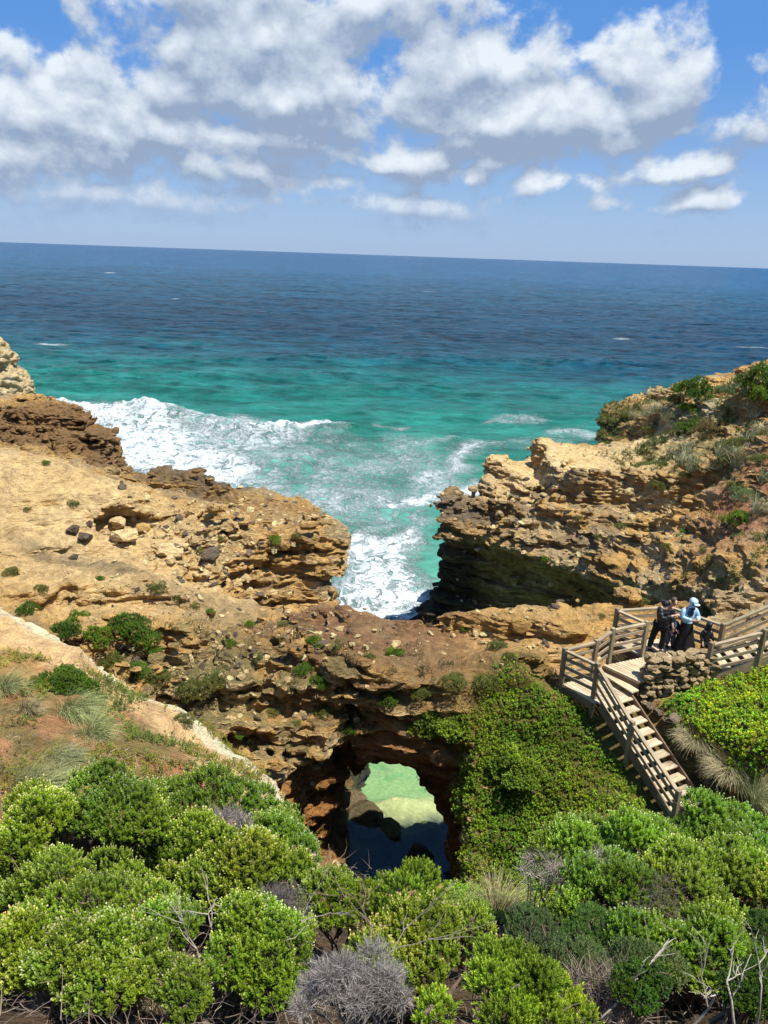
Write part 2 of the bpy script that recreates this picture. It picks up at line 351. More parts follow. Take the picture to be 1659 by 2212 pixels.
def rockiness(x, y):
    """how broken and ledgy the rock is (1) against smooth soil or sandy rock (0.1)"""
    r = np.full(np.shape(x), 0.75)
    def soft(cx, cy, rx, ry, to, rot=0.0):
        nonlocal r
        m = np.clip(blob(x, y, cx, cy, rx, ry, rot) * 1.8, 0, 1); r = r * (1 - m) + to * m
    soft(-13.5, 29, 6, 3.2, 0.24); soft(-9, 25, 4, 2.4, 0.42)           # the pale dome
    soft(1.0, 21.0, 3.8, 1.7, 0.08)                                    # soil on the bridge
    soft(9, 18.5, 4, 2.4, 0.08); soft(6, 15.5, 4, 4, 0.12); soft(3.9, 17, 1.2, 3, .3)   # green slopes
    soft(-7, 11, 6, 3.4, 0.10); soft(-3, 9, 5, 2.2, 0.12); soft(0, 2, 30, 8, 0.15)
    soft(17, 33, 4, 5, 0.3); soft(-5.2, 33.5, 2.2, 1.6, 0.3)
    soft(-18, 47, 7, 6, 1.0); soft(12.5, 45.5, 4.5, 3.6, .30); soft(-4.5, 29.8, 3.4, 2.0, 1.7); soft(8, 38, 6, 4, .95); soft(-3.5, 19.3, 3.0, 1.8, 1.25)
    return r

def under_stairs(x, y, h):
    a = atz(1152 + 697 * .3056, 1234.3 + 890 * .3056, 10.45); b = atz(1152 + 1240 * .3056, 1234.3 + 1705 * .3056, 8.75); d = (b - a)[:2]; L = np.hypot(*d); d = d / L; n = np.array([d[1], -d[0]]); n = n if n[0] < 0 else -n
    t = (x - a[0]) * d[0] + (y - a[1]) * d[1]; u = (x - a[0]) * n[0] + (y - a[1]) * n[1]
    zs = 10.45 - 1.70 * np.clip(t, -1.2, L + 1.2) / L - .42
    m = sstep(.75, .2, np.abs(u - .5) - .55) * sstep(-1.6, -.6, t) * sstep(L + 1.6, L + .8, t)
    return h - np.maximum(h - zs, 0) * m
def terraced(x, y, h):
    """weathered beds: the slope breaks into ledges where the rock is hard"""
    k = np.clip((rockiness(x, y) - .45) * 2.2, 0, 1) * sstep(17, 18.5, y)
    w = .55 * fbm(x / 2.3, y / 2.3, 0 * x + 2, 3) + .25 * fbm(x / .7, y / .7, 0 * x + 5, 2)
    for st, g in ((.62, .85), (.27, .7)):
        t = (h + w + .015 * x) / st; fl = np.floor(t); fr = t - fl
        h = h + (sstep(.32, .68, fr) - fr) * st * g * k
    return h
def field(X, Y, Z, h):
    """distance field of the land (negative inside the rock)"""
    x2, y2 = X[:, :, 0], Y[:, :, 0]
    hh = height(x2, y2)
    hh = scarps(x2, y2, terraced(x2, y2, hh))
    hh = np.where(y2 < 21, under_stairs(x2, y2, hh), hh)
    s = poly_sd(SHORE, x2, y2)
    # jagged plan of the cliffs
    s = s + 0.55 * fbm(x2 / 2.6, y2 / 2.6, 0 * x2, 3) * sstep(24, 27, y2) + 0.2 * fbm(x2 / .9, y2 / .9, 0 * x2 + 4, 2)
    z = Z
    d = (z - hh[:, :, None]) * 0.8
    zz = Z[0, 0, :]
    # undercut of the cliffs by height: small everywhere, deep at the cave in the right cliff
    under = 0.25 + 0.5 * np.exp(-((zz - 4.5) / 2.5) ** 2) - 1.0 * np.exp(-(zz / 1.6) ** 2)
    cave = np.clip(blob(x2, y2, 8.6, 36, 3.4, 3.2, -0.7) * 1.5, 0, 1)
    cz = sstep(7.4, 5.6, zz) * 2.0 + sstep(4.6, 3.6, zz) * 2.6
    tip = np.clip(blob(x2, y2, -2.6, 29.5, 1.6, 3.2) * 1.4, 0, 1)
    nose = np.clip(blob(x2, y2, 2.6, 41.5, 2.0, 2.5) * 1.5, 0, 1)
    nz_ = -0.25 * sstep(8, 1, zz)
    off = under[None, None, :] + cave[:, :, None] * cz[None, None, :] + nose[:, :, None] * nz_[None, None, :] + tip[:, :, None] * (0.9 * np.exp(-((zz - 7.6) / 1.2) ** 2))[None, None, :]
    d = np.maximum(d, off - s[:, :, None])
    # small cave under the rim of the dome
    c = aty(268, 1118, 29.6); c2 = aty(300, 1100, 29.8)
    e = np.sqrt(((X - c[0]) / 1.5) ** 2 + ((Y - c[1] + .1) / 1.0) ** 2 + ((Z - c[2] + .25) / 0.72) ** 2) - 1
    d = np.maximum(d, -e * 0.7)
    # sinkhole
    if y2.min() < 24:
        hs = poly_sd(HOLE, x2, y2)
        flare = 0.9 * sstep(8.2, 6.5, zz) * 1.0
        lip = hs[:, :, None] + (0.9 * sstep(8.6, 7.0, zz) * np.clip(blob(x2, y2, -2.3, 17.6, 2.0, 1.1) * 1.6, 0, 1)[:, :, None])
        d = np.maximum(d, lip * 1.0)
        # arch under the bridge, widening to a shaded alcove on the near side
        cxz = poly_sd(ARCH, X[:, 0, :], Z[:, 0, :])
        yy = y2[0, :]
        grow = 1.5 * sstep(20.1, 18.6, yy) + 0.12 * np.exp(-((yy - 20.4) / 0.9) ** 2) + .35 * sstep(22, 24, yy)
        tun = cxz[:, None, :] + grow[None, :, None] * np.clip((z - 2) / 5, 0.1, 1)
        tun = np.minimum(tun, (Y - 17.6)); tun = np.minimum(tun, (26.5 - Y))
        tun = np.minimum(tun, 9.7 - z)
        d = np.maximum(d, tun)
        # fissure in the rock left of the alcove
        a = aty(742, 1440, 20.4); b = aty(765, 1560, 19.0)
        px_ = X - (a[0] + (b[0] - a[0]) * np.clip((20.4 - Y) / 1.4, 0, 1.3))
        fis = np.minimum(0.26 - np.abs(px_ + 0.12 * np.sin(Y * 5)), np.minimum(z - 6.5, 20.3 - Y))
        d = np.maximum(d, fis)
    # broken, layered surface
    m = np.abs(d) < 1.3
    I, J, K = np.nonzero(m)
    x, y, zf = X[I, J, 0], Y[I, J, 0], Z[0, 0, K]
    R = rockiness(x2, y2)[I, J]
    steep = sstep(-0.2, -1.2, zf - hh[I, J])
    R = np.maximum(R, steep * 0.85)
    zw = zf + 0.35 * perlin(x / 5, y / 5, zf / 4) + 0.02 * x
    n = 0.50 * np.tanh(2.6 * perlin(x / 3.6, y / 3.6, zw / 0.42 + 3)) * R
    n += 0.30 * np.tanh(2.5 * perlin(x / 1.3 + 7, y / 1.3, zw / 0.21)) * R
    n += 0.42 * perlin(x / 3.2, y / 3.2, zf / 2.6 + 9) * np.clip(R, .1, 1)
    n += 0.10 * fbm(x / .5, y / .5, zf / .42, 2) * (0.35 + R * .65)
    n += 0.12 * fbm(x / 1.6, y / 1.6, zf / 1.4 + 3, 3)
    ridge = (0.5 - np.abs(perlin(x / 1.3, y / 1.3, zf / 1.0 + 21))); n += 0.05 * ridge * R
    # keep the bed of the bridge and the walking surfaces in place
    near_path = np.clip(poly_sd([(5, 19.8), (6, 18.4), (7.2, 15.3), (9.4, 15.3), (9.6, 19), (12, 19.5), (12, 21), (9.2, 22.3), (6.8, 21.6)], x, y) * 1.5 + .5, 0, 1)
    n *= (1 - 0.8 * near_path)
    d[I, J, K] += (0.02 - n * 0.62)
    # below the deck and the stairs the ground stays clear
    return d

def land_block(name, x0, x1, y0, y1, z0, z1, h):
    xs = np.arange(x0, x1 + h / 2, h); ys = np.arange(y0, y1 + h / 2, h); zs = np.arange(z0, z1 + h / 2, h)
    X, Y, Z = np.meshgrid(xs, ys, zs, indexing='ij', sparse=False)
    X = X.astype(np.float32); Y = Y.astype(np.float32); Z = Z.astype(np.float32)
    D = field(X, Y, Z, h).astype(np.float32)
    return surface_nets(D, (x0, y0, z0), h)

def subdivide(V, Q):
    E = np.concatenate([Q[:, [k, (k + 1) % 4]] for k in range(4)]); E.sort(1)
    key = E[:, 0].astype(np.int64) * len(V) + E[:, 1]
    u, inv = np.unique(key, return_inverse=True); n = len(V)
    mid = (V[u // n] + V[u % n]) * .5; cen = V[Q].mean(1)
    e = n + inv.reshape(4, -1).T; c = n + len(u) + np.arange(len(Q))
    q = np.concatenate([np.stack([Q[:, k], e[:, k], c, e[:, (k + 3) % 4]], 1) for k in range(4)])
    return np.concatenate([V, mid, cen]), q.astype(np.int32)
def fine_relief(V, N):
    x, y, z = V.T; R = np.clip(np.maximum(rockiness(x, y), .8 * sstep(.6, .2, N[:, 2])), .0, 1.1)
    zw = z + .12 * perlin(x / 1.5, y / 1.5, z / 1.5)
    a = np.tanh(5 * perlin(x / .95 + 3, y / .95, zw / .16)) * .095 + np.tanh(5 * perlin(x / .36, y / .36, zw / .1 + 8)) * .055
    cell = np.tanh(4 * perlin(x / .45 + 31, y / .45, z / .4)) * .022
    b = fbm(x / .3, y / .3, z / .25 + 4, 2) * .022
    return (a * R + cell * (.45 + .55 * R) + b * (.9 + .3 * R))
def vnormals(V, Q):
    a = V[Q[:, 2]] - V[Q[:, 0]]; b = V[Q[:, 3]] - V[Q[:, 1]]
    fn = np.cross(a, b); N = np.zeros_like(V)
    for k in range(4): np.add.at(N, Q[:, k], fn)
    return N / np.maximum(np.linalg.norm(N, axis=1), 1e-9)[:, None]

C_OCH = np.array([0.56, 0.34, 0.115]); C_PALE = np.array([0.70, 0.51, 0.245]); C_BRN = np.array([0.20, 0.115, 0.05]); C_CRUST = np.array([0.125, 0.095, 0.065]); C_RUST = np.array([0.34, 0.13, 0.035]); C_RED = np.array([0.28, 0.115, 0.06]); C_SOIL = np.array([0.20, 0.105, 0.062]); C_WET = np.array([0.03, 0.027, 0.022]); C_GRASS = np.array([0.11, 0.12, 0.03]); C_WHITE = np.array([0.62, 0.52, 0.33])
def lerp(c, t, m): return c * (1 - m[:, None]) + t[None] * m[:, None]
def land_colour(V, N):
    x, y, z = V.T
    hh = height(x, y)
    n1 = fbm(x / 3.5, y / 3.5, z / 2.5, 4); n2 = fbm(x / .9, y / .9, z / .5, 3); n3 = perlin(x / 4 + 5, y / 4, z / .45 + 3); n4 = fbm(x / .35, y / .35, z / .3, 2)
    up = N[:, 2]; R = rockiness(x, y)
    c = np.repeat(C_OCH[None], len(V), 0)
    c = lerp(c, C_PALE, sstep(-0.1, 0.55, n1 + 0.5 * n2))
    c = lerp(c, C_BRN, 0.62 * sstep(0.05, 0.55, n3 + 0.4 * n2) * np.clip(R + .1, 0, 1))
    # weathered grey-brown crust on upward ledges of broken rock
    cr = sstep(0.45, 0.85, up) * sstep(-0.05, 0.45, n1 * .6 + n2 * .5 + 0.1) * np.clip(R - .2, 0, 1)
    c = lerp(c, C_CRUST, 0.85 * cr)
    def at(cx, cy, rx, ry, rot=0.0, gain=1.7): return np.clip(blob(x, y, cx, cy, rx, ry, rot) * gain + 0.5 * n2 * blob(x, y, cx, cy, rx * 1.2, ry * 1.2, rot), 0, 1)
    # pale smooth dome
    dm = np.maximum(at(-13, 29, 7, 3.4), at(-9.5, 26, 4, 3)) * sstep(.2, .6, up)
    c = lerp(c, C_PALE * 0.95 + C_OCH * .1, 0.7 * dm); c = lerp(c, C_BRN, 0.35 * dm * sstep(.2, .6, n2 + n1 * .5))
    # strata band behind and the dark knob
    c = lerp(c, C_BRN * 0.95, 0.85 * at(-20, 47, 9, 8) * sstep(35, 39, y)); c = lerp(c, C_BRN * 1.15 + C_GRASS * .2, 0.4 * np.maximum(at(-5, 23.2, 7, 2.2), at(-8, 21, 3, 2)) * sstep(-.35, .35, n1 + .8 * n2) * sstep(.2, .6, up)); c = lerp(c, C_CRUST * 0.8, 0.75 * at(-10, 38.3, 3.0, 1.9) * sstep(0.1, .5, up))
    # top of the left headland: brown scree with a sandy pocket
    c = lerp(c, C_BRN * 1.1, 0.55 * at(-5.5, 34, 3, 2.4) * sstep(.5, .8, up))
    c = lerp(c, C_OCH, 0.7 * at(-6.3, 31.6, 1.6, .6))
    c = lerp(c, C_CRUST * .9, 0.6 * at(-10.5, 25.8, 3.2, .5, -0.32) * sstep(.3, .6, up))
    # brown soil over the bridge
    so = np.maximum(at(0.9, 21.2, 3.1, 1.6, -.05, 2.2), at(-2.0, 22.6, 2.0, .7)) * sstep(.3, .6, up)
    c = lerp(c, C_SOIL * (1.05) , 0.85 * so)
    c = lerp(c, C_BRN * 1.3, 0.55 * at(1.6, 20.0, 3.0, 1.2) * sstep(.2, .6, up)); c = lerp(c, C_OCH * 1.08, 0.55 * at(4.8, 21.4, 2.2, 1.6) * sstep(.2, .6, up))
    c = lerp(c, C_GRASS * 1.25 + C_BRN * .35, 0.5 * at(-3.6, 20.4, 3.2, 1.9) * sstep(.25, .7, up) * sstep(-.3, .4, n1 + n2 * .6))
    # rusty rock inside the alcove and the sinkhole
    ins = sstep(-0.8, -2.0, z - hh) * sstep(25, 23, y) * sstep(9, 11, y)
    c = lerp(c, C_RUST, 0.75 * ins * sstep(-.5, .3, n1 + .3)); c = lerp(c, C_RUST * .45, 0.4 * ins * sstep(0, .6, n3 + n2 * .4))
    # green ground on the right and the foreground
    gr = np.maximum.reduce([at(6, 15.5, 3.4, 4.2), at(4.2, 17.6, 1.6, 2.4), at(10.5, 18.0, 2.6, 2.4), at(9, 13, 4, 3)]) * sstep(21, 19.6, y)
    c = lerp(c, C_GRASS * .75, 0.85 * gr * sstep(.05, .4, up))
    # near left slope: red earth, dry cover, pale lip
    nl = sstep(17.5, 16, y + 0.25 * x + 2) * sstep(1.0, -0.5, x)
    c = lerp(c, C_RED * 1.15 + C_OCH * .25, 0.8 * nl * sstep(-.5, .4, n1 + .2)); c = lerp(c, C_GRASS * 1.1 + C_BRN * .3, 0.75 * nl * sstep(-.1, .5, n2 + n1 * .4))
    LIP = [(-14, 17.4), (-8.8, 16), (-6.3, 15), (-3.9, 13.7), (-2.4, 12.4), (-1.5, 11.3), (-.7, 10.2)]
    dl = np.full(len(V), 1e9)
    for (ax, ay), (bx, by) in zip(LIP[:-1], LIP[1:]):
        ex, ey = bx - ax, by - ay; t = np.clip(((x - ax) * ex + (y - ay) * ey) / (ex * ex + ey * ey), 0, 1)
        dl = np.minimum(dl, np.hypot(x - ax - t * ex, y - ay - t * ey))
    lip = sstep(1.6, 1.0, dl + 0.22 * n2) * sstep(17.8, 17.0, y + 0 * x)
    c = lerp(c, np.array([0.80, 0.52, 0.24]), lip * 0.95); c = lerp(c, np.array([0.92, 0.76, 0.48]), lip * sstep(.42, .12, dl + .15 * n4) * .9)
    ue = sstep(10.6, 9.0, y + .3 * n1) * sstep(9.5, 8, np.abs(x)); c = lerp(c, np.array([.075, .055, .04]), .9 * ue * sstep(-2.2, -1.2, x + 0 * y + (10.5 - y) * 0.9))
    # right cliff
    c = lerp(c, C_PALE * 1.02, 0.85 * at(11.5, 45, 5.5, 4.5) * sstep(.3, .6, up)); c = lerp(c, C_RED, 0.85 * np.maximum(at(16.5, 33.5, 1.7, 4.5, -.5), at(21.5, 37.5, 2.2, 4.5, -.6)) * sstep(.1, .5, up)); c = lerp(c, C_WHITE * 1.1, 0.9 * np.maximum(at(21.5, 48.5, 4.2, 2.4, .1), at(18.3, 48.5, 2.0, 1.2)) * sstep(-.5, .1, n1 + .3))
    c = lerp(c, C_CRUST * 1.1, 0.7 * at(3.6, 42.4, 2.2, 2.4) * sstep(-.4, .3, n1 + n2 * .5)); c = lerp(c, C_CRUST * 1.2, 0.6 * at(8, 41.0, 4.5, 1.1, -.1) * sstep(.2, .6, up)); c = lerp(c, C_GRASS * 1.1 + C_BRN * .3, 0.6 * np.maximum(at(16.5, 42, 1.6, 5, .2), at(19, 46, 4, 3)) * sstep(-.4, .3, n1 + n2 * .6)); c = lerp(c, C_BRN * 1.1 + C_GRASS * .3, 0.6 * at(17, 58, 5, 5))
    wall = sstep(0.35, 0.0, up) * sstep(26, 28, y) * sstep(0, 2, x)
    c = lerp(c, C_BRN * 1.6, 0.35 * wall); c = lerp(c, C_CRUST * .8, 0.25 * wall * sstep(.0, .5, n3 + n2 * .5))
    # sea-wet, dark foot of the cliffs
    wet = sstep(2.6, 1.2, z + n1 * 1.2) * sstep(24, 27, y)
    nose = np.clip(blob(x, y, 3.2, 41, 2.6, 3.2) * 1.7, 0, 1) * sstep(8.0, 5.2, z + n1 + n2 * .6)
    c = lerp(c, C_WET, 0.85 * np.maximum(wet, nose))
    c = lerp(c, C_WET * 1.6 + C_GRASS * .2, 0.7 * sstep(2.6, 1.9, z + .4 * n2) * sstep(25, 24, y))
    c = c * (1 + 0.22 * n4 + 0.12 * n2)[:, None]
    return np.clip(c, 0.008, 0.86)

def rock_material():
    m, nb, p, out = material('weathered_limestone')
    P = nb.pos(); a = nb.attr('Col').outputs['Color']
    Pz = nb.vmul(P, (1, 1, 2.6))
    f1 = nb.noise(Pz, 4.5, 7, .65); f2 = nb.noise(P, 21.0, 5, .65); f3 = nb.noise(Pz, 1.1, 4, .6)
    g = nb.add(nb.add(nb.mul(nb.sub(f1, .5), 1.5), nb.mul(nb.sub(f2, .5), 1.0)), nb.mul(nb.sub(f3, .5), .7))
    k = nb.ramp(g, -.7, .7, .30, 1.7, False)
    kk = nb.comb(k, k, k)
    col = nb.mix(1.0, a, kk, 'MULTIPLY')
    # darker pits and thin stones
    pit = nb.ramp(nb.noise(Pz, 9.0, 3, .6), .62, .72)
    col = nb.mix(nb.mul(pit, .55), col, nb.mix(.75, col, (0.03, 0.022, 0.015)))
    nb.l.new(col, p.inputs['Base Color'])
    p.inputs['Roughness'].default_value = 0.95; p.inputs['Specular IOR Level'].default_value = 0.12
    hgt = nb.add(nb.mul(f1, .6), nb.add(nb.mul(f2, .25), nb.mul(f3, .4)))
    nb.l.new(nb.bump(hgt, 1.0, .5), p.inputs['Normal'])
    return m
ROCK = rock_material()

LAND = {}
def add_land(name, *a, **kw):
    V, Q = land_block(name, *a)
    V, Q = subdivide(V, Q); N = vnormals(V, Q)
    cave_in = fine_relief(V, N); V = (V + N * cave_in[:, None]).astype(np.float32); N = vnormals(V, Q)
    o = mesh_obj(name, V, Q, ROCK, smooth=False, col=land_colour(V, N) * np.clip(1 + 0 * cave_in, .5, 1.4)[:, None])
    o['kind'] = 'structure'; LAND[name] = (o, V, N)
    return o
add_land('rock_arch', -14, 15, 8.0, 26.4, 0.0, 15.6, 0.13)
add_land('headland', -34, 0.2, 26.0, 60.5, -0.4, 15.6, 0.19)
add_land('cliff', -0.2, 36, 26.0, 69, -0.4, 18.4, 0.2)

# ------------------------------------------------------------------ ground under the viewer and the land beyond the picture
def sheet(name, x0, x1, y0, y1, h, drop=0.0, hole=None):
    xs = np.arange(x0, x1 + h / 2, h); ys = np.arange(y0, y1 + h / 2, h)
    X, Y = np.meshgrid(xs, ys, indexing='ij'); Z = height(X, Y) + 0.12 * fbm(X / 1.2, Y / 1.2, X * 0, 3) - drop
    V = np.stack([X.ravel(), Y.ravel(), Z.ravel()], 1)
    n = len(ys); i, j = np.meshgrid(np.arange(len(xs) - 1), np.arange(n - 1), indexing='ij')
    a = (i * n + j).ravel(); Q = np.stack([a, a + n, a + n + 1, a + 1], 1)
    if hole is not None:
        c = V[Q].mean(1); keep = ~hole(c[:, 0], c[:, 1]); Q = Q[keep]
    N = vnormals(V, Q); o = mesh_obj(name, V, Q, ROCK, col=land_colour(V, N)); o['kind'] = 'structure'; return o
near_ground = sheet('hillside', -14, 15, -4, 8.5, 0.2, 0.12)
sheet('plateau', -70, 70, -30, 60, 1.0, 0.0, lambda x, y: ((x > -13.6) & (x < 14.6) & (y > -3.6) & (y < 26.2)) | ((x > -33.5) & (x < 35.5) & (y > 26.2)) | (poly_sd(SHORE, x, y) < .5))

def far_cliff():
    x0, x1, y0, y1, z0, z1, h = -64, -30, 64, 90, -0.5, 18, 0.3
    xs = np.arange(x0, x1, h); ys = np.arange(y0, y1, h); zs = np.arange(z0, z1, h)
    X, Y, Z = (a.astype(np.float32) for a in np.meshgrid(xs, ys, zs, indexing='ij'))
    P = [(-81, 66), (-51, 66), (-41.5, 67.5), (-38.1, 69), (-35.8, 71), (-35.0, 73.5), (-36.1, 77), (-39.6, 82), (-47, 86), (-80, 88)]
    s = poly_sd(P, X[:, :, 0], Y[:, :, 0]) + .7 * fbm(X[:, :, 0] / 3, Y[:, :, 0] / 3, 0 * X[:, :, 0], 3)
    zz = Z[0, 0, :]
    off = 0.5 + 1.9 * sstep(9.5, 14.5, zz) + 0.7 * np.exp(-((zz - 10.6) / .5) ** 2) - .5 * np.exp(-((zz - 8.6) / 1.2) ** 2) + .3 * sstep(7, 4, zz)
    top = 13.5 + 0.06 * (-34 - X[:, :, 0])
    D = np.maximum(Z - top[:, :, None], off[None, None] - s[:, :, None])
    m = np.abs(D) < 1.4; I, J, K = np.nonzero(m); x, y, z = X[I, J, 0], Y[I, J, 0], zz[K]
    n = .5 * np.tanh(2.5 * perlin(x / 3, y / 3, z / .8)) + .5 * perlin(x / 2.2, y / 2.2, z / 2) + .2 * fbm(x / .8, y / .8, z / .6, 3)
    D[I, J, K] -= n * .55
    V, Q = subdivide(*surface_nets(D.astype(np.float32), (x0, y0, z0), h)); N = vnormals(V, Q); V = V + N * (fine_relief(V, N) * 1.7 - .25 * sstep(.15, .5, perlin(V[:, 0] / 1.4, V[:, 1] / 1.4, V[:, 2] / .9)))[:, None]; N = vnormals(V, Q)
    x, y, z = V.T; n1 = fbm(x / 2.5, y / 2.5, z / 1.2, 3); n2 = perlin(x / 5, y / 5, z / .5)
    c = np.repeat(np.array([[0.60, 0.46, 0.24]]), len(V), 0); c = lerp(c, np.array([.70, .57, .34]), sstep(0, .5, n1)); c = lerp(c, np.array([.2, .16, .1]), .6 * sstep(.1, .6, n2 + n1 * .5)); c = lerp(c, C_GRASS, .5 * sstep(.7, .95, N[:, 2]) * sstep(0, .4, n1)); c = lerp(c, C_WET, sstep(3, 1.5, z))
    o = mesh_obj('sea_cliff', V, Q, ROCK, col=np.clip(c, .01, .8)); o['kind'] = 'structure'
far_cliff()

# ------------------------------------------------------------------ sea
def W2(pts, z=0.0): return [tuple(atz(px, py, z)[:2]) for px, py in pts]
def sea():
    rows = np.concatenate([np.linspace(22, 60, 230), np.geomspace(60.2, 140, 260), np.geomspace(141, 900, 240), np.geomspace(930, 90000, 70)])
    cols = np.linspace(-1, 1, 460); cols = np.sign(cols) * np.abs(cols) ** 1.0
    Y = rows[:, None] * np.ones_like(cols)[None]
    X = cols[None] * (rows[:, None] * 0.62 + 9.0)
    x, y = X.ravel(), Y.ravel()
    # foam cover, by place
    wx = x + 2.2 * fbm(x / 9, y / 9, 0 * x, 3); wy = y + 3.0 * fbm(x / 9 + 40, y / 9, 0 * x, 3)
    heavy = poly_sd(W2([(60, 862), (200, 872), (340, 890), (430, 925), (480, 960), (560, 985), (610, 1010), (560, 1060), (500, 1090), (430, 1060), (300, 1060), (100, 980)]), wx, wy)
    band = poly_sd(W2([(60, 858), (340, 884), (480, 903), (620, 918), (705, 932), (690, 958), (620, 985), (540, 1010), (620, 1070), (720, 1140), (560, 1160), (420, 1060), (100, 950)]), wx, wy)
    gap = poly_sd(W2([(690, 1150), (760, 1130), (830, 1150), (935, 1095), (960, 1400), (640, 1400), (680, 1200)]), wx, wy)
    lace = poly_sd(W2([(60, 860), (420, 890), (720, 925), (900, 930), (1020, 950), (1300, 900), (1300, 975), (1100, 985), (1010, 1060), (900, 1130), (900, 1400), (650, 1400), (700, 1150), (500, 1100), (200, 960)]), wx, wy)
    f = sstep(-2, 5, lace) * (.32 + .30 * sstep(98, 72, y)) * (0.85 + .45 * fbm(x / 5, y / 8, 0 * x + 2, 3))
    f = np.maximum(f, 0.92 * sstep(-2.5, 4.5, heavy)); f = np.maximum(f, 0.68 * sstep(-2, 4, band)); f = np.maximum(f, 0.88 * sstep(-1.5, 3.0, gap))
    def streak(pts, w, v):
        nonlocal f
        q = W2(pts); d = np.full(x.shape, 1e9)
        for (ax, ay), (bx, by) in zip(q[:-1], q[1:]):
            ex, ey = bx - ax, by - ay; t = np.clip(((wx - ax) * ex + (wy - ay) * ey) / (ex * ex + ey * ey), 0, 1); d = np.minimum(d, np.hypot(wx - ax - t * ex, (wy - ay - t * ey) * .8))
        f = np.maximum(f, v * np.exp(-(d / w) ** 2))
    streak([(560, 952), (640, 938), (705, 932)], 2.6, .95); streak([(1000, 965), (990, 1000), (940, 1025), (900, 1035)], 2.0, .72); streak([(860, 1090), (930, 1072), (1030, 1055)], 2.0, .9); streak([(1010, 958), (1100, 955)], 1.6, .55); streak([(1060, 915), (1160, 905)], 1.6, .45); streak([(1190, 935), (1270, 940)], 1.8, .6); streak([(340, 890), (420, 905), (520, 912)], 2.2, .8)
    streak([(720, 1190), (800, 1170), (905, 1180)], 1.2, .85); streak([(720, 1290), (800, 1280), (905, 1300)], 1.4, .95); streak([(560, 1040), (640, 1085), (760, 1105)], 1.6, .6); streak([(820, 915), (870, 925)], 1.2, .5); streak([(840,985),(880,960),(960,945)],1.2,.45)
    for a, b, l in [((70, 745), (150, 742), .8), ((232, 589), (245, 590), .8), ((365, 645), (390, 644), .5), ((1325, 731), (1365, 733), .6), ((900,628),(945,630),.35), ((1150,592),(1165,592),.6), ((560,672),(590,674),.4), ((1600, 752), (1659, 748), .4)]:
        q = W2([a, b]); L = max(abs(q[1][0] - q[0][0]), .5); dd = blob(x, y, (q[0][0] + q[1][0]) / 2, (q[0][1] + q[1][1]) / 2, L * .55, max(1.2, q[0][1] * .012)); f = np.maximum(f, l * dd)
    near_shore = -poly_sd(SHORE, x, y); f = np.maximum(f, np.where(x < -1.0, .80, .62) * np.exp(-(np.maximum(near_shore, 0) / np.where(x < -1.0, 6.5, 2.0)) ** 2) * (near_shore > -3) * sstep(125, 90, y))
    # water surface
    amp = sstep(24, 45, y) * (1 - sstep(400, 1500, y) * .8)
    z = 0.30 * fbm(x / 16, y / 9, 0 * x + 1, 2) + 0.24 * fbm(x / 5.5, y / 3.0, 0 * x + 5, 3) + .30 * fbm(x / 60, y / 24, 0 * x + 8, 2) * sstep(60, 150, y)
    z = z * amp
    def swell(pts, w, hgt):
        nonlocal z
        q = W2(pts); d = np.full(x.shape, 1e9); sd = np.zeros(x.shape); best = d.copy()
        for (ax, ay), (bx, by) in zip(q[:-1], q[1:]):
            ex, ey = bx - ax, by - ay; t = np.clip(((x - ax) * ex + (y - ay) * ey) / (ex * ex + ey * ey), 0, 1)
            dd = np.hypot(x - ax - t * ex, y - ay - t * ey); sgn = np.sign((y - ay) * ex - (x - ax) * ey)
            m = dd < best; best = np.where(m, dd, best); sd = np.where(m, sgn, sd)
        ww = np.where(sd > 0, w * 1.8, w); z += hgt * np.exp(-(best / ww) ** 2) * (1 + .35 * fbm(x / 3, y / 3, 0 * x + 3, 3))
    swell([(300, 905), (430, 925), (560, 950), (640, 938), (720, 934)], 2.2, 1.5); swell([(90, 890), (200, 905), (330, 920)], 2.4, 1.5); swell([(540, 1005), (620, 1010), (690, 985)], 2.2, .8)
    swell([(0, 800), (300, 820), (700, 815)], 5, .9); swell([(150, 835), (500, 850), (900, 842)], 3.5, .7); swell([(300, 785), (800, 778), (1300, 790)], 6, .9); swell([(800, 900), (1300, 905)], 3, .5)
    z += 0.35 * f * fbm(x / 1.6, y / 1.6, 0 * x + 11, 3) * sstep(200, 100, y)
    # colour of the water: sandy shallows, teal, a navy band painted in for cloud shadow, open blue
    ly = np.log(y) + .05 * fbm(x / y * 9, np.log(y) * 7, 0 * x, 4) + .10 * fbm(x / y * 2.2 + 3, np.log(y) * 3.0, 0 * x + 4, 3); s = x / y
    cs = [(math.log(45), (.085, .27, .225)), (math.log(75), (.028, .165, .135)), (math.log(115), (.0125, .115, .105)), (math.log(150), (.0075, .085, .095)), (math.log(180), (.005, .046, .078)), (math.log(240), (.0020, .026, .054)), (math.log(390), (.0022, .034, .070)), (math.log(520), (.0055, .046, .090)), (math.log(1000), (.005, .058, .135)), (math.log(4000), (.004, .052, .135)), (math.log(90000), (.004, .048, .130))]
    shift = ly + .16 * np.clip(s, -.6, .6) * sstep(4.0, 5.0, ly) * sstep(5.9, 5.3, ly) + 0.05 * s
    c = np.stack([np.interp(shift, [a for a, _ in cs], [b[k] for _, b in cs]) for k in range(3)], 1)
    g = np.clip(1 + .25 * fbm(x / 9, y / 14, 0 * x + 6, 3), .5, 1.6); c = c * g[:, None] * np.array([.95, .96, .86])
    V = np.stack([x, y, z], 1); n = len(cols); i, j = np.meshgrid(np.arange(len(rows) - 1), np.arange(n - 1), indexing='ij'); a = (i * n + j).ravel()
    Q = np.stack([a, a + 1, a + n + 1, a + n], 1)
    m, nb, p, out = material('sea_water')
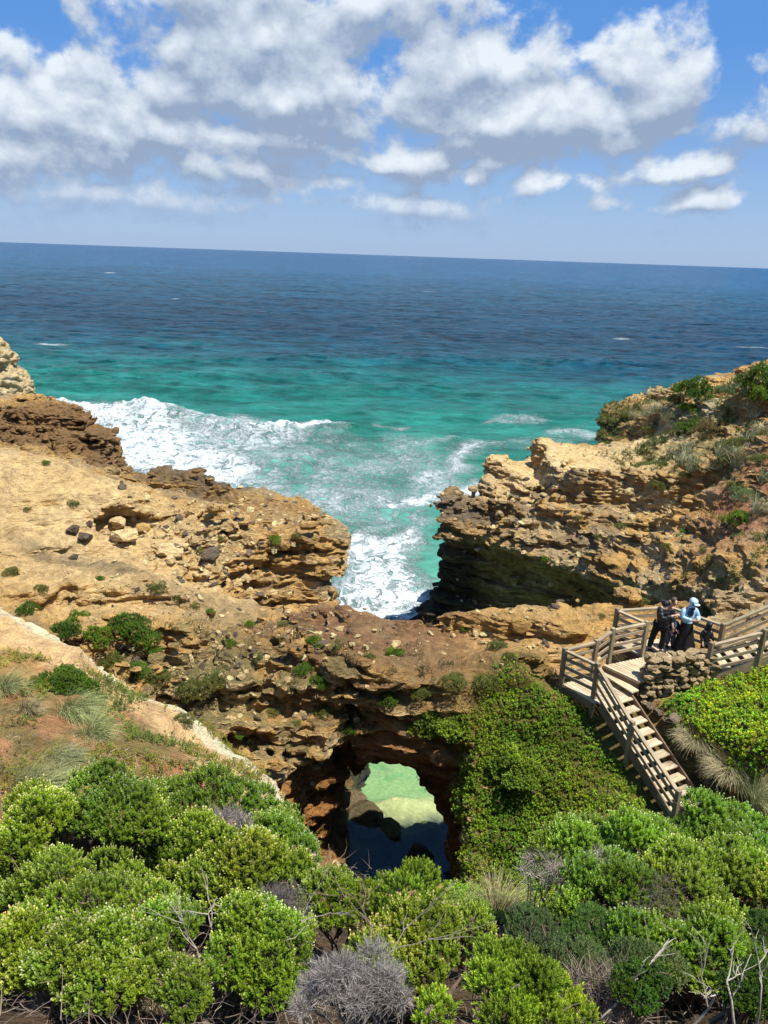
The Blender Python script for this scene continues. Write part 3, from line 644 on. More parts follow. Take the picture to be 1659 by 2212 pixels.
    P = nb.pos(); A = nb.attr('Col').outputs['Color']; fo = nb.attr('foam').outputs['Fac']
    px, py, pz = nb.sep(P)
    # lacy foam: thin bright threads between cells, filling up where foam is dense
    warp = nb.noise(P, .45, 4, .6, 0, True)
    wv = nb.new('ShaderNodeVectorMath', operation='MULTIPLY_ADD'); nb.put(wv.inputs[0], warp); wv.inputs[1].default_value = (3.2, 3.2, 0); nb.put(wv.inputs[2], P)
    q = nb.vmul(wv.outputs[0], (1, .75, 1))
    n1 = nb.noise(q, .85, 8, .66, .6); n2 = nb.noise(q, 2.6, 5, .62, .4)
    r1 = nb.math('ABSOLUTE', nb.sub(n1, .5)); r2 = nb.math('ABSOLUTE', nb.sub(n2, .5))
    thr = nb.sub(1.0, nb.math('MINIMUM', nb.add(nb.mul(r1, 4.2), nb.mul(r2, 1.9)), 1.0))
    fm = nb.add(nb.mul(fo, 1.12), nb.add(nb.mul(nb.sub(n1, .5), 1.2), nb.mul(nb.sub(thr, .66), 1.1)))
    foam = nb.mul(nb.ramp(fm, .26, 1.12), nb.ramp(fo, .06, .22))
    # small whitecaps out at sea
    cap = nb.noise(nb.vmul(P, (.035, .11, 1)), 1.0, 7, .62)
    caps = nb.mul(nb.mul(nb.ramp(cap, .735, .80), nb.ramp(py, 90, 160)), nb.ramp(py, 2500, 900))
    foam = nb.math('MAXIMUM', foam, nb.mul(caps, .8))
    # milky aerated water around the foam
    milk = nb.mix(nb.ramp(fo, .12, .9, 0, .8), A, (.22, .37, .34))
    colr = nb.mix(foam, milk, (.50, .545, .545))
    w1 = nb.noise(nb.vmul(P, (.55, 1.25, 1)), .55, 6, .62); w2 = nb.noise(nb.vmul(P, (.10, .19, 1)), 1.0, 6, .62); w3 = nb.noise(nb.vmul(P, (.012, .05, 1)), 1.0, 5, .6)
    h = nb.add(nb.mul(w1, .55), nb.add(nb.mul(w2, nb.ramp(py, 50, 220, .5, 3.5)), nb.mul(w3, nb.ramp(py, 200, 800, 0, 9))))
    h = nb.add(h, nb.mul(foam, .25))
    nb.l.new(nb.bump(h, 1.0, .9), p.inputs['Normal'])
    chop = nb.ramp(nb.add(nb.add(nb.mul(w1, .35), nb.mul(w2, .5)), nb.mul(nb.add(nb.mul(nb.sub(w3, .5), nb.ramp(py, 150, 300)), .5), .3)), .49, .665, .42, 1.75, False)
    colr = nb.mix(nb.mul(nb.sub(1.0, foam), nb.ramp(py, 70, 200, .5, 1.0)), colr, nb.mix(1.0, colr, nb.comb(chop, chop, chop), 'MULTIPLY'))
    nb.l.new(colr, p.inputs['Base Color'])
    nb.put(p.inputs['Roughness'], nb.add(.22, nb.mul(foam, .6))); p.inputs['IOR'].default_value = 1.33
    nb.put(p.inputs['Specular IOR Level'], nb.mul(nb.sub(1.0, foam), .06))
    o = mesh_obj('sea', V, Q, m, col=np.clip(c, .001, 1), attrs={'foam': np.clip(f, 0, 1)}); o['kind'] = 'structure'
sea()

# ------------------------------------------------------------------ pool inside the rock arch: sandy bed and clear water
def pool():
    xs = np.arange(-5, 6.01, .1); ys = np.arange(9.5, 30.01, .1); X, Y = np.meshgrid(xs, ys, indexing='ij'); x, y = X.ravel(), Y.ravel()
    n1 = fbm(x / 1.6, y / 1.6, 0 * x, 4)
    bar = np.clip(blob(x, y, 1.0, 25.4, 2.6, .8, .22) * 1.1, 0, 1)
    z = .55 + .78 * bar - .55 * sstep(25, 22.5, y) + .12 * n1 + .2 * sstep(29, 30, y)
    z -= 0.30 * sstep(26.0, 27.5, y)
    c = np.repeat(np.array([[.50, .42, .24]]), len(x), 0)
    c = lerp(c, np.array([.26, .33, .17]), sstep(25.5, 26.5, y + .4 * n1 - .55 * np.maximum(x - .6, 0))); c = lerp(c, np.array([.15, .27, .13]), .7 * sstep(.1, .6, fbm(x / 1.1, y / .8, 0 * x + 3, 3)) * sstep(25.8, 26.6, y))
    deep = sstep(24.9, 24.2, y - .3 * np.abs(x - .8) + .35 * n1)  # deeper bed, with the bridge's shade painted into it as dark blue
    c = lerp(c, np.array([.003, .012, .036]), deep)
    alg = np.clip(blob(x, y, -.1, 24.0, 1.3, .7) * 1.7 + blob(x, y, 1.9, 24.4, .9, .25, .3) * 1.5 + .6 * (n1 - .3) * blob(x, y, .6, 24.2, 2, 1.2), 0, 1)
    c = lerp(c, np.array([.10, .095, .02]), alg)
    z = z + .55 * sstep(.3, .9, alg)
    V = np.stack([x, y, z], 1); n = len(ys); i, j = np.meshgrid(np.arange(len(xs) - 1), np.arange(n - 1), indexing='ij'); a = (i * n + j).ravel(); Q = np.stack([a, a + n, a + n + 1, a + 1], 1)
    m, nb, p, out = material('pool_sand'); A = nb.attr('Col').outputs['Color']; k = nb.ramp(nb.noise(nb.pos(), 7, 5, .6), .2, .8, .7, 1.3, False)
    nb.l.new(nb.mix(1.0, A, nb.comb(k, k, k), 'MULTIPLY'), p.inputs['Base Color']); p.inputs['Roughness'].default_value = .9; nb.l.new(nb.bump(nb.noise(nb.pos(), 5, 5), .6, .1), p.inputs['Normal'])
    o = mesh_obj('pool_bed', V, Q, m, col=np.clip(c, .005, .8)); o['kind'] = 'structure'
    Vw = np.array([[-5, 9.5, 1.42], [6, 9.5, 1.42], [6, 30, 1.42], [-5, 30, 1.42]]); 
    m, nb, p, out = material('pool_water')
    tr = nb.new('ShaderNodeBsdfTransparent'); tr.inputs[0].default_value = (.80, .93, .80, 1); gl = nb.new('ShaderNodeBsdfGlossy'); gl.inputs['Roughness'].default_value = .04; gl.inputs[0].default_value = (.9, .95, 1, 1)
    fr = nb.new('ShaderNodeFresnel'); fr.inputs[0].default_value = 1.33; b = nb.bump(nb.noise(nb.pos(), 3.5, 4, .5), .12, .1); nb.l.new(b, gl.inputs['Normal']); nb.l.new(b, fr.inputs['Normal'])
    mx = nb.new('ShaderNodeMixShader'); nb.l.new(fr.outputs[0], mx.inputs[0]); nb.l.new(tr.outputs[0], mx.inputs[1]); nb.l.new(gl.outputs[0], mx.inputs[2]); nb.l.new(mx.outputs[0], out.inputs[0]); nb.n.remove(p)
    w = mesh_obj('pool_water', Vw, np.array([[0, 1, 2, 3]]), m); w['kind'] = 'structure'
    # the rock sill that keeps the pool apart from the surf
pool()

# ------------------------------------------------------------------ where a line of sight meets the land
bpy.context.view_layer.update()
_DG = bpy.context.evaluated_depsgraph_get()
def hit(px, py):
    d = ray(px, py); o = Vector((0, 0, HC))
    for _ in range(4):
        ok, loc, nor, idx, ob, mt = SC.ray_cast(_DG, o, Vector(d))
        if not ok: return None
        if ob.name in ('rock_arch', 'headland', 'cliff', 'hillside', 'plateau'): return np.array(loc), np.array(nor)
        o = loc + Vector(d) * .02
    return None
def drop(x, y, z0=30.0):
    o = Vector((x, y, z0))
    for _ in range(4):
        ok, loc, nor, idx, ob, mt = SC.ray_cast(_DG, o, Vector((0, 0, -1)))
        if not ok: return float(height(np.array([x]), np.array([y]))[0])
        if ob.name in ('rock_arch', 'headland', 'cliff', 'hillside', 'plateau'): return loc.z
        o = loc - Vector((0, 0, .02))
    return loc.z

# ------------------------------------------------------------------ plant building blocks
def frames(ax, rng):
    a = ax / np.linalg.norm(ax, axis=1)[:, None]
    r = rng.normal(size=a.shape); u = np.cross(a, r); u /= np.linalg.norm(u, axis=1)[:, None]; v = np.cross(a, u)
    return np.stack([u, v, a], 2)
def tile(pv, pq, pc, T, Rm, S, tint):
    m, n = len(T), len(pv)
    V = np.einsum('mij,nj->mni', Rm, pv) * S[:, None, None] + T[:, None, :]
    Q = pq[None] + (np.arange(m) * n)[:, None, None]
    C = pc[None] * tint[:, None, :]
    return V.reshape(-1, 3), Q.reshape(-1, pq.shape[1]), C.reshape(-1, 3)
def sprig(rng, leaves, length, width, spread, pal, tipcol=None, cone=.75):
    """one leafy shoot of unit height: diamond leaves round a stem, palest at the tip"""
    V = []; Q = []; C = []
    for i in range(leaves):
        t = i / max(leaves - 1, 1); h = .05 + .85 * t; an = i * 2.4 + rng.uniform(-.3, .3)
        out = math.radians(spread * (1 - .65 * t) + rng.uniform(-10, 10)); L = length * (1 - .45 * t) * rng.uniform(.85, 1.15); w = width * rng.uniform(.85, 1.15) * (1 - .3 * t)
        d = np.array([math.cos(an) * math.sin(out), math.sin(an) * math.sin(out), math.cos(out)]); s = np.array([-math.sin(an), math.cos(an), 0])
        b = np.array([0, 0, h * cone]); n = np.cross(d, s)
        q = len(V); V += [b, b + d * L * .55 + s * w - n * w * .3, b + d * L, b + d * L * .55 - s * w - n * w * .3]; Q.append([q, q + 1, q + 2, q + 3])
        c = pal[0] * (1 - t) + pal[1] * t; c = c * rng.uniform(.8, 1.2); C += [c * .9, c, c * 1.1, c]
    if tipcol is not None:
        for k in range(3):
            an = k * 2.1; q = len(V); b = np.array([0, 0, .86]); s = np.array([math.cos(an), math.sin(an), 0]) * .075; t = np.array([0, 0, 1.06])
            V += [b, b + s + np.array([0, 0, .1]), t, b - s + np.array([0, 0, .1])]; Q.append([q, q + 1, q + 2, q + 3]); C += [tipcol] * 4
    return np.array(V), np.array(Q), np.array(C)
def leaf_material(name, rough=.5, transl=.28):
    m, nb, p, out = material(name); A = nb.attr('Col').outputs['Color']
    k = nb.ramp(nb.noise(nb.pos(), 1.4, 3, .5), .25, .75, .72, 1.3, False); c = nb.mix(1.0, A, nb.comb(k, k, k), 'MULTIPLY')
    nb.l.new(c, p.inputs['Base Color']); p.inputs['Roughness'].default_value = rough; p.inputs['Specular IOR Level'].default_value = .3
    t = nb.new('ShaderNodeBsdfTranslucent'); nb.l.new(c, t.inputs[0]); mx = nb.new('ShaderNodeMixShader'); mx.inputs[0].default_value = transl
    nb.l.new(p.outputs[0], mx.inputs[1]); nb.l.new(t.outputs[0], mx.inputs[2]); nb.l.new(mx.outputs[0], out.inputs[0]); return m
LEAF = leaf_material('leaves'); DRY = leaf_material('dry_stems', .8, .1)
def bark_material():
    m, nb, p, out = material('grey_bark'); A = nb.attr('Col').outputs['Color']; k = nb.ramp(nb.noise(nb.pos(), 30, 4, .6), .25, .75, .6, 1.35, False)
    nb.l.new(nb.mix(1.0, A, nb.comb(k, k, k), 'MULTIPLY'), p.inputs['Base Color']); p.inputs['Roughness'].default_value = .9; return m
BARK = bark_material()
def tube(pts, rad, sides=5):
    P = np.array(pts, float); n = len(P); D = np.gradient(P, axis=0); D /= np.maximum(np.linalg.norm(D, axis=1), 1e-9)[:, None]
    ref = np.array([.3, .2, .93]); U = np.cross(D, ref); U /= np.maximum(np.linalg.norm(U, axis=1), 1e-6)[:, None]; Wv = np.cross(D, U)
    a = np.arange(sides) * 2 * math.pi / sides
    V = P[:, None] + (U[:, None] * np.cos(a)[None, :, None] + Wv[:, None] * np.sin(a)[None, :, None]) * np.array(rad)[:, None, None]
    V = V.reshape(-1, 3); Q = []
    for i in range(n - 1):
        for k in range(sides): Q.append([i * sides + k, i * sides + (k + 1) % sides, (i + 1) * sides + (k + 1) % sides, (i + 1) * sides + k])
    return V, np.array(Q)
class Bag:
    def __init__(s): s.V = []; s.Q = []; s.C = []; s.n = 0
    def add(s, V, Q, c):
        V = np.asarray(V, float); c = np.asarray(c, float)
        if c.ndim == 1: c = np.repeat(c[None], len(V), 0)
        s.V.append(V); s.Q.append(np.asarray(Q) + s.n); s.C.append(c); s.n += len(V)
    def build(s, name, mat, parent=None, smooth=False):
        return mesh_obj(name, np.concatenate(s.V), np.concatenate(s.Q), mat, parent=parent, smooth=smooth, col=np.clip(np.concatenate(s.C), .003, .9))
def blades(base, dirs, L, w, bend, rng, seg=3):
    """ribbons: base (m,3), start directions, lengths, half widths; they bow over sideways and down"""
    m = len(base); d = dirs / np.linalg.norm(dirs, axis=1)[:, None]
    side = np.cross(d, rng.normal(size=d.shape)); side /= np.maximum(np.linalg.norm(side, axis=1), 1e-6)[:, None]
    p = base.copy(); rows = []
    for k in range(seg + 1):
        ww = w * (1 - .8 * k / seg); rows.append(p - side * ww[:, None]); rows.append(p + side * ww[:, None])
        p = p + d * (L / seg)[:, None]; d = d + bend; d = d / np.linalg.norm(d, axis=1)[:, None]
    V = np.stack(rows, 1); n = 2 * (seg + 1)
    q = np.array([[2 * k, 2 * k + 1, 2 * k + 3, 2 * k + 2] for k in range(seg)])
    return V.reshape(-1, 3), (q[None] + (np.arange(m) * n)[:, None, None]).reshape(-1, 4), n

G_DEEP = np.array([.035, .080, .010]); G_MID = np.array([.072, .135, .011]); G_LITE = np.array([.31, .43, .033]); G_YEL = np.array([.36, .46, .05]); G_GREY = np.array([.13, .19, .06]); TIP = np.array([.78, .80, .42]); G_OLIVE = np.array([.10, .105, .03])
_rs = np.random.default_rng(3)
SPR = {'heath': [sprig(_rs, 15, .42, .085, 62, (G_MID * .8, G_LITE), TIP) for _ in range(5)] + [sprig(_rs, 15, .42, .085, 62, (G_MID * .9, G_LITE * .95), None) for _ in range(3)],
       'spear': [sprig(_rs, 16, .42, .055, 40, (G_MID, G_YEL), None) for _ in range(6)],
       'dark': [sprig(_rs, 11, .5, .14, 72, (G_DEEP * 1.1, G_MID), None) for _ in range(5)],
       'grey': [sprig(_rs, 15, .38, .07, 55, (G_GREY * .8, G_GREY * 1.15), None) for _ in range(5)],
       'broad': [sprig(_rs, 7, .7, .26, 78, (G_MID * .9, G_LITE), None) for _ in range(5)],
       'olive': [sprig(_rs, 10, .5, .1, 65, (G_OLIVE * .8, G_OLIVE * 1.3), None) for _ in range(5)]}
def cover_sprigs(bag, lobes, spacing, size, kind, rng, tint=(1, 1, 1), up=.75, var=.2, skip=.0, yel=.15):
    """shoots over the outside of a heap of lobes; shoots that would sit inside a neighbour are left out"""
    C = np.array([l[0] for l in lobes]); Rr = np.array([l[1] for l in lobes])
    P = []; N = []; Ti = []
    for i, (c, r) in enumerate(lobes):
        r = np.asarray(r, float); area = 2 * math.pi * (r[0] * r[1] + (r[0] + r[1]) * r[2]) / 1.5
        n = max(6, int(area / spacing ** 2)); d = rng.normal(size=(n, 3)); d[:, 2] = np.where(d[:, 2] < -.12, -d[:, 2], d[:, 2]); d /= np.linalg.norm(d, axis=1)[:, None]
        p = c + d * r * rng.uniform(.72, 1.06, size=(n, 1)); P.append(p); nn = d / r; N.append(nn / np.linalg.norm(nn, axis=1)[:, None])
        Ti.append(np.repeat([np.array([rng.uniform(1 - var * .4, 1 + var * .4), 1, rng.uniform(.85, 1.15)]) * rng.uniform(1 - var, 1 + var)], n, 0) * (1 + (rng.random() < yel) * np.array([.25, .12, 0])))
    P = np.concatenate(P); N = np.concatenate(N); Ti = np.concatenate(Ti)
    inside = np.zeros(len(P), int)
    for c, r in zip(C, Rr): inside += ((((P - c) / (r * .74)) ** 2).sum(1) < 1)
    keep = (inside == 0) & (rng.random(len(P)) > skip)
    P, N, Ti = P[keep], N[keep], Ti[keep]
    ax = N * (1 - up * .6) + np.array([0, 0, up]) + rng.normal(size=N.shape) * .18
    which = rng.integers(0, len(SPR[kind]), len(P))
    for k in range(len(SPR[kind])):
        m = which == k
        if m.sum() == 0: continue
        pv, pq, pc = SPR[kind][k]; t = np.array(tint)[None] * Ti[m] * rng.uniform(.82, 1.18, size=(m.sum(), 1))
        bag.add(*tile(pv, pq, pc, P[m], frames(ax[m], rng), size * rng.uniform(.7, 1.25, m.sum()), t))
def dome_lobes(rx, ry, rz, lobe, rng, count, hollow=True):
    L = []; sd = rng.uniform(-40, 40, 3)
    for i in range(count):
        for _ in range(30):
            d = rng.normal(size=3); d[2] = abs(d[2]) * .9 - .12; d /= np.linalg.norm(d)
            c = d * np.array([rx, ry, rz]) * rng.uniform(.55, 1.08) * float(1 + .42 * perlin(d[0] * 1.3 + sd[0], d[1] * 1.3 + sd[1], d[2] * 1.3 + sd[2]))
            if all(np.linalg.norm((c - q[0])) > lobe * 1.05 for q in L): break
        r = lobe * rng.uniform(.6, 1.35); L.append((c, np.array([r, r, r * rng.uniform(.75, .95)])))
    return L
B_GREY = np.array([.24, .205, .17]); B_BROWN = np.array([.13, .095, .065]); B_PALE = np.array([.46, .40, .32])
def wiggle(a, b, n, amp, rng):
    t = np.linspace(0, 1, n)[:, None]; P = a * (1 - t) + b * t; o = np.cumsum(rng.normal(size=(n, 3)), 0) * amp; o -= o[0]; o -= t * o[-1] * .6; return P + o
def branch_bag(base, lobes, rng, col=B_BROWN, r0=.035, twigs=7):
    bag = Bag()
    for c, r in lobes:
        b = base + np.array([rng.normal() * .10, rng.normal() * .10, 0]); P = wiggle(b, c, 7, .05, rng); rad = np.linspace(r0, r0 * .25, 7); bag.add(*tube(P, rad, 5), col * rng.uniform(.7, 1.4))
        for _ in range(twigs):
            q = P[rng.integers(3, 7)]; e = c + rng.normal(size=3) * np.mean(r) * .75; bag.add(*tube(wiggle(q, e, 4, .03, rng), np.linspace(r0 * .22, r0 * .07, 4), 4), col * rng.uniform(.8, 1.9))
    return bag
def shrub(name, cx, cy, rx, ry, dist, kind, label, seed, lobe=.24, count=None, spacing=.062, size=.132, tint=(1, 1, 1), flat=.8, skip=0., up=.75, cat='shrub', group=None, var=.2, zscale=None):
    rng = np.random.default_rng(seed); c = aty(cx, cy, dist); D = np.linalg.norm(c - np.array([0, 0, HC])); k = D / F
    wx = rx * k; wv = ry * k; wz = zscale if zscale else wv * .85; wy = max(wv * .95, wx * flat * .8)
    g = float(height(np.array([c[0]]), np.array([c[1]]))[0])
    root = empty(name, (c[0], c[1], g - .05), 0, label, cat, group)
    o = np.array([0, 0, c[2] - g + .05])
    n = count or int(max(8, 0.95 * (wx * wy + wx * wz + wy * wz) / lobe ** 2))
    L = [(q + o, r) for q, r in dome_lobes(max(wx - lobe * .85, .2), max(wy - lobe * .85, .2), max(wz - lobe * .8, .15), lobe, rng, n)]
    keep = [perlin(q[0] * 1.5 + seed, q[1] * 1.5, q[2] * 1.5) < .15 for q, r in L]; L = [l for l, k_ in zip(L, keep) if k_] or L
    bag = Bag(); cover_sprigs(bag, L, spacing, size, kind, rng, tint, up, var, skip)
    bag.build('foliage', LEAF, root)
    if name == 'creeper': return root
    branch_bag(np.zeros(3), L, rng).build('branches', BARK, root)
    return root

# ------------------------------------------------------------------ shrubs in front of the viewer
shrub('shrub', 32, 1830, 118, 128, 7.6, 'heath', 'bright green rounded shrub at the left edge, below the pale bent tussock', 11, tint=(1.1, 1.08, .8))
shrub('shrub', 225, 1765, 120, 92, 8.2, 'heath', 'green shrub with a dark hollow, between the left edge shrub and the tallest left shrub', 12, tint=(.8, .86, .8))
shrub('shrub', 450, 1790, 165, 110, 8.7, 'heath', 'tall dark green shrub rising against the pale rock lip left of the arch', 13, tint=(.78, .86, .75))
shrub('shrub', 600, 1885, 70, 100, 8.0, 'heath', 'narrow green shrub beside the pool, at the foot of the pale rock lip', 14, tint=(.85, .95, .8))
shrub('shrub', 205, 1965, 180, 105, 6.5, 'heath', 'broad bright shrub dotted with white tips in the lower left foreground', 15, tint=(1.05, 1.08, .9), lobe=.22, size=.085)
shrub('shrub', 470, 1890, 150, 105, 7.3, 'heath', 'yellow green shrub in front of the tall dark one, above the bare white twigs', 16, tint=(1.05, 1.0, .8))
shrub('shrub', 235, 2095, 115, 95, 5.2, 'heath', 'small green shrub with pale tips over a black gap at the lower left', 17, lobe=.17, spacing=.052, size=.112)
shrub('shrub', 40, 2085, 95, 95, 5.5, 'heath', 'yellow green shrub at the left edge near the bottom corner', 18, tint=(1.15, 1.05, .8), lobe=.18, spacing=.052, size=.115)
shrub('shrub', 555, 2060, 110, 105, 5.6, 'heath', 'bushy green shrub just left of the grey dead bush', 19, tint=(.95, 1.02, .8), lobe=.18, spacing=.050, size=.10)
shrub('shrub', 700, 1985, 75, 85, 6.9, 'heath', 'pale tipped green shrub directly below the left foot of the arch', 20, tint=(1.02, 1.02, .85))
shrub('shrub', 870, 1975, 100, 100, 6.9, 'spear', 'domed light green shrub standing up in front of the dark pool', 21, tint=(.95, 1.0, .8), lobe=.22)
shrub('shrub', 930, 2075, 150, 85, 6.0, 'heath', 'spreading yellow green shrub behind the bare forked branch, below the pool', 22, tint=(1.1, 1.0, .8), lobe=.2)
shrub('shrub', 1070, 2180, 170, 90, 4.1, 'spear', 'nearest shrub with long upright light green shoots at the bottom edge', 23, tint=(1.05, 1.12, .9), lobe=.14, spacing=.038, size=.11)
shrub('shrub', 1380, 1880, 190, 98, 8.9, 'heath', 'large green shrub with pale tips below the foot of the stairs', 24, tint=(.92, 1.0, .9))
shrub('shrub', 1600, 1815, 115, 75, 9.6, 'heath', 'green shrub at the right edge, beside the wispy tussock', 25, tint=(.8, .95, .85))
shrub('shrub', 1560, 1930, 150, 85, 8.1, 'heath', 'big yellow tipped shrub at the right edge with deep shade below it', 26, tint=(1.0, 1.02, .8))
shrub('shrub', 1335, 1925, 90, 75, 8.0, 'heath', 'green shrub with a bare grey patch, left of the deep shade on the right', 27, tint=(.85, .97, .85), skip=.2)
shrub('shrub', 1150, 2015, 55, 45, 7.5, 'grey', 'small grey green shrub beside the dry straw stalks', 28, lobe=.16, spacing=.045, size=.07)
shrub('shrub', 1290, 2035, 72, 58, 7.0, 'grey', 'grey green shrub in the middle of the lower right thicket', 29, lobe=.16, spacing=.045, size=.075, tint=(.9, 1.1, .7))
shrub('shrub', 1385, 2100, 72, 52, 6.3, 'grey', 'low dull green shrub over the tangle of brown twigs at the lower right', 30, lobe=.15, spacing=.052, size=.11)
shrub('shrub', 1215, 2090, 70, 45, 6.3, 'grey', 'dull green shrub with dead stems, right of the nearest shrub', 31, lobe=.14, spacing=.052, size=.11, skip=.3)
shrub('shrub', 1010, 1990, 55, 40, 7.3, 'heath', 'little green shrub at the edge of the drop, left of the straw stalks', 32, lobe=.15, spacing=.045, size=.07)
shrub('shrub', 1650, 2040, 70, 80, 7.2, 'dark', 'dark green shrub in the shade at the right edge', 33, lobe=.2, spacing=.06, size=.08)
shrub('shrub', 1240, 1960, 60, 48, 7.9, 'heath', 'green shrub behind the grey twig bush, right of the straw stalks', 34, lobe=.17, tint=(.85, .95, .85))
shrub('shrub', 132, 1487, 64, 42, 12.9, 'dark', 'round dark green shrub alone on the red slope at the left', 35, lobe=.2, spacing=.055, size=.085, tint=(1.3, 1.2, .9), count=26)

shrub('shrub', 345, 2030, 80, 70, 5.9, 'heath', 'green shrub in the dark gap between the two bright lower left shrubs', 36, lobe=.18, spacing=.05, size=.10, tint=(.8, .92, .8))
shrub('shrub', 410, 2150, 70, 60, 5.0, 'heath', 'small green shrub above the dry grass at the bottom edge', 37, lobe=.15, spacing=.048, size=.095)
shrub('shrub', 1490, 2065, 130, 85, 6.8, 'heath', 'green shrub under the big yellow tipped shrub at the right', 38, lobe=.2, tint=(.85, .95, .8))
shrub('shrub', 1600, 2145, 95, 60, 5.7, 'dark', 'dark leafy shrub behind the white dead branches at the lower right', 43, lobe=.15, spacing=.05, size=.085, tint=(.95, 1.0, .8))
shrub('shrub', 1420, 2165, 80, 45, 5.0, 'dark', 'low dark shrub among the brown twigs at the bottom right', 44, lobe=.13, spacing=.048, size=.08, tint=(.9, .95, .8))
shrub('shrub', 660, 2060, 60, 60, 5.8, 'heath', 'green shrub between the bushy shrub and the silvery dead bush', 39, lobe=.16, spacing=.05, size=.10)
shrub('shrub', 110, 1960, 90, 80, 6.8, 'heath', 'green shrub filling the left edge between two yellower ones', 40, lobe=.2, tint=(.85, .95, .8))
# ------------------------------------------------------------------ dead wood, dry stalks and tussocks
def dead_bush(cx, cy, rx, ry, dist, label, seed, n=2600, col=B_GREY, L=.16, name='dead_bush', w=.0022, cat='dead bush'):
    rng = np.random.default_rng(seed); c = aty(cx, cy, dist); D = np.linalg.norm(c - np.array([0, 0, HC])); k = D / F; g = float(height(np.array([c[0]]), np.array([c[1]]))[0])
    R = np.array([rx * k, rx * k * .75, ry * k]); root = empty(name, (c[0], c[1], g - .03), 0, label, cat); o = np.array([0, 0, c[2] - g + .03])
    lob = dome_lobes(R[0], R[1], R[2], R[0] * .4, rng, 14); lob = [(a + o, b) for a, b in lob]; bag = Bag()
    for a, b in lob:
        m = n // 14; d = rng.normal(size=(m, 3)); d[:, 2] = np.abs(d[:, 2]) * .8; d /= np.linalg.norm(d, axis=1)[:, None]
        base = a + d * b * rng.uniform(.2, .8, size=(m, 1)); V, Q, k_ = blades(base, d + np.array([0, 0, .4]) + rng.normal(size=d.shape) * .75, rng.uniform(.5, 1.2, m) * L, rng.uniform(.6, 1.3, m) * w, rng.normal(size=d.shape) * .25, rng, 3)
        bag.add(V, Q, np.repeat(col[None] * rng.uniform(.55, 1.5, size=(m, 1)), k_, 0))
    bag.build('twigs', DRY, root); branch_bag(np.zeros(3), lob, rng, col * .8, .018, 5).build('branches', BARK, root)
dead_bush(755, 2150, 84, 62, 4.4, 'silvery grey dead bush at the bottom edge below the pool', 41, 9000, np.array([.27, .245, .22]), .09)
dead_bush(620, 1975, 50, 42, 6.7, 'dark grey dead bush between two green shrubs left of the pool', 42, 1800, np.array([.16, .14, .125]), .16)
dead_bush(1182, 1890, 42, 36, 8.6, 'pale grey twiggy bush against the green slope', 43, 1700, np.array([.38, .33, .28]), .17, w=.003)
dead_bush(500, 1790, 40, 30, 7.9, 'grey dead patch of twigs on top of the dark shrub', 44, 1200, np.array([.22, .19, .17]), .16, w=.003)
dead_bush(1300, 1875, 28, 20, 8.3, 'small pale clump of dead twigs inside the right hand shrubs', 45, 700, np.array([.33, .28, .24]), .14, w=.003)
dead_bush(1300, 2165, 70, 34, 5.2, 'tangle of brown dead twigs low in the right foreground', 46, 700, np.array([.25, .19, .14]), .24, w=.003)
dead_bush(1430, 1975, 70, 45, 7.6, 'brown dry bush under the overhanging green shrub at the right', 47, 1500, np.array([.15, .12, .09]), .16, w=.003)
def dead_branch(pix, dist, label, seed, r0=.014, col=B_PALE, forks=3, depth=3):
    """bare branch: a stem through the given sight points that forks and forks again"""
    rng = np.random.default_rng(seed); p0 = aty(*pix[0], dist); g = float(height(np.array([p0[0]]), np.array([p0[1]]))[0]); base = np.array([p0[0], p0[1], min(g, p0[2] - .05)])
    bag = Bag()
    P = [p0 - np.array([0, 0, min(.3, max(0.05, p0[2] - g))])] + [aty(px, py, dist + rng.normal() * .08) for px, py in pix]
    bag.add(*tube(np.array(P), np.linspace(r0, r0 * .5, len(P)), 6), col * .85)
    def grow(p, d, L, r, lev):
        q = p + d * L; bag.add(*tube(wiggle(p, q, 4, L * .05, rng), np.linspace(r, r * .55, 4), 5), col * rng.uniform(.75, 1.15))
        if lev > 0:
            for _ in range(forks if lev > 1 else 2): grow(q if rng.random() < .6 else p + d * L * .6, (d + rng.normal(size=3) * .5) / 1.1, L * rng.uniform(.5, .8), r * .6, lev - 1)
    d = P[-1] - P[-2]; d /= np.linalg.norm(d); L = np.linalg.norm(P[-1] - P[1]) * .42
    for i in range(forks): grow(P[-1] if i < 2 else P[-2], (d + rng.normal(size=3) * .42), L, r0 * .5, depth - 1)
    o = bag.build('bare_branch', BARK, None, True); o.data.transform(Matrix.Translation(Vector(-base))); o.location = base; tag(o, label, 'dead branch')
dead_branch([(455, 2060), (457, 2010), (450, 1975)], 5.9, 'bare white forked twig standing in front of the yellow green shrub', 51, .012)
dead_branch([(440, 2110), (425, 2050), (405, 2020)], 5.6, 'white dead stems leaning left in the dark gap at the lower left', 52, .012)
dead_branch([(790, 2130), (805, 2060), (800, 2000)], 5.2, 'dark forked bare branch rising right of the silvery dead bush', 53, .013, B_BROWN * 1.8)
dead_branch([(800, 2100), (850, 2050), (872, 2010)], 5.4, 'bare branch slanting right across the spreading yellow green shrub', 54, .011, B_GREY * 1.1)
dead_branch([(640, 2080), (620, 2030), (650, 1990)], 5.6, 'thin grey bare branch between the bushy shrub and the pool', 55, .009, B_GREY)
dead_branch([(1300, 2200), (1340, 2160), (1370, 2125)], 5.0, 'thick white curved dead branch in the lower right thicket', 56, .016)
dead_branch([(1585, 2212), (1580, 2160), (1570, 2120)], 4.6, 'white dead branch at the bottom near the right hand corner', 57, .015)
dead_branch([(1500, 2212), (1530, 2180), (1545, 2150)], 4.4, 'knobbly pale twig poking up at the bottom edge on the right', 58, .012)
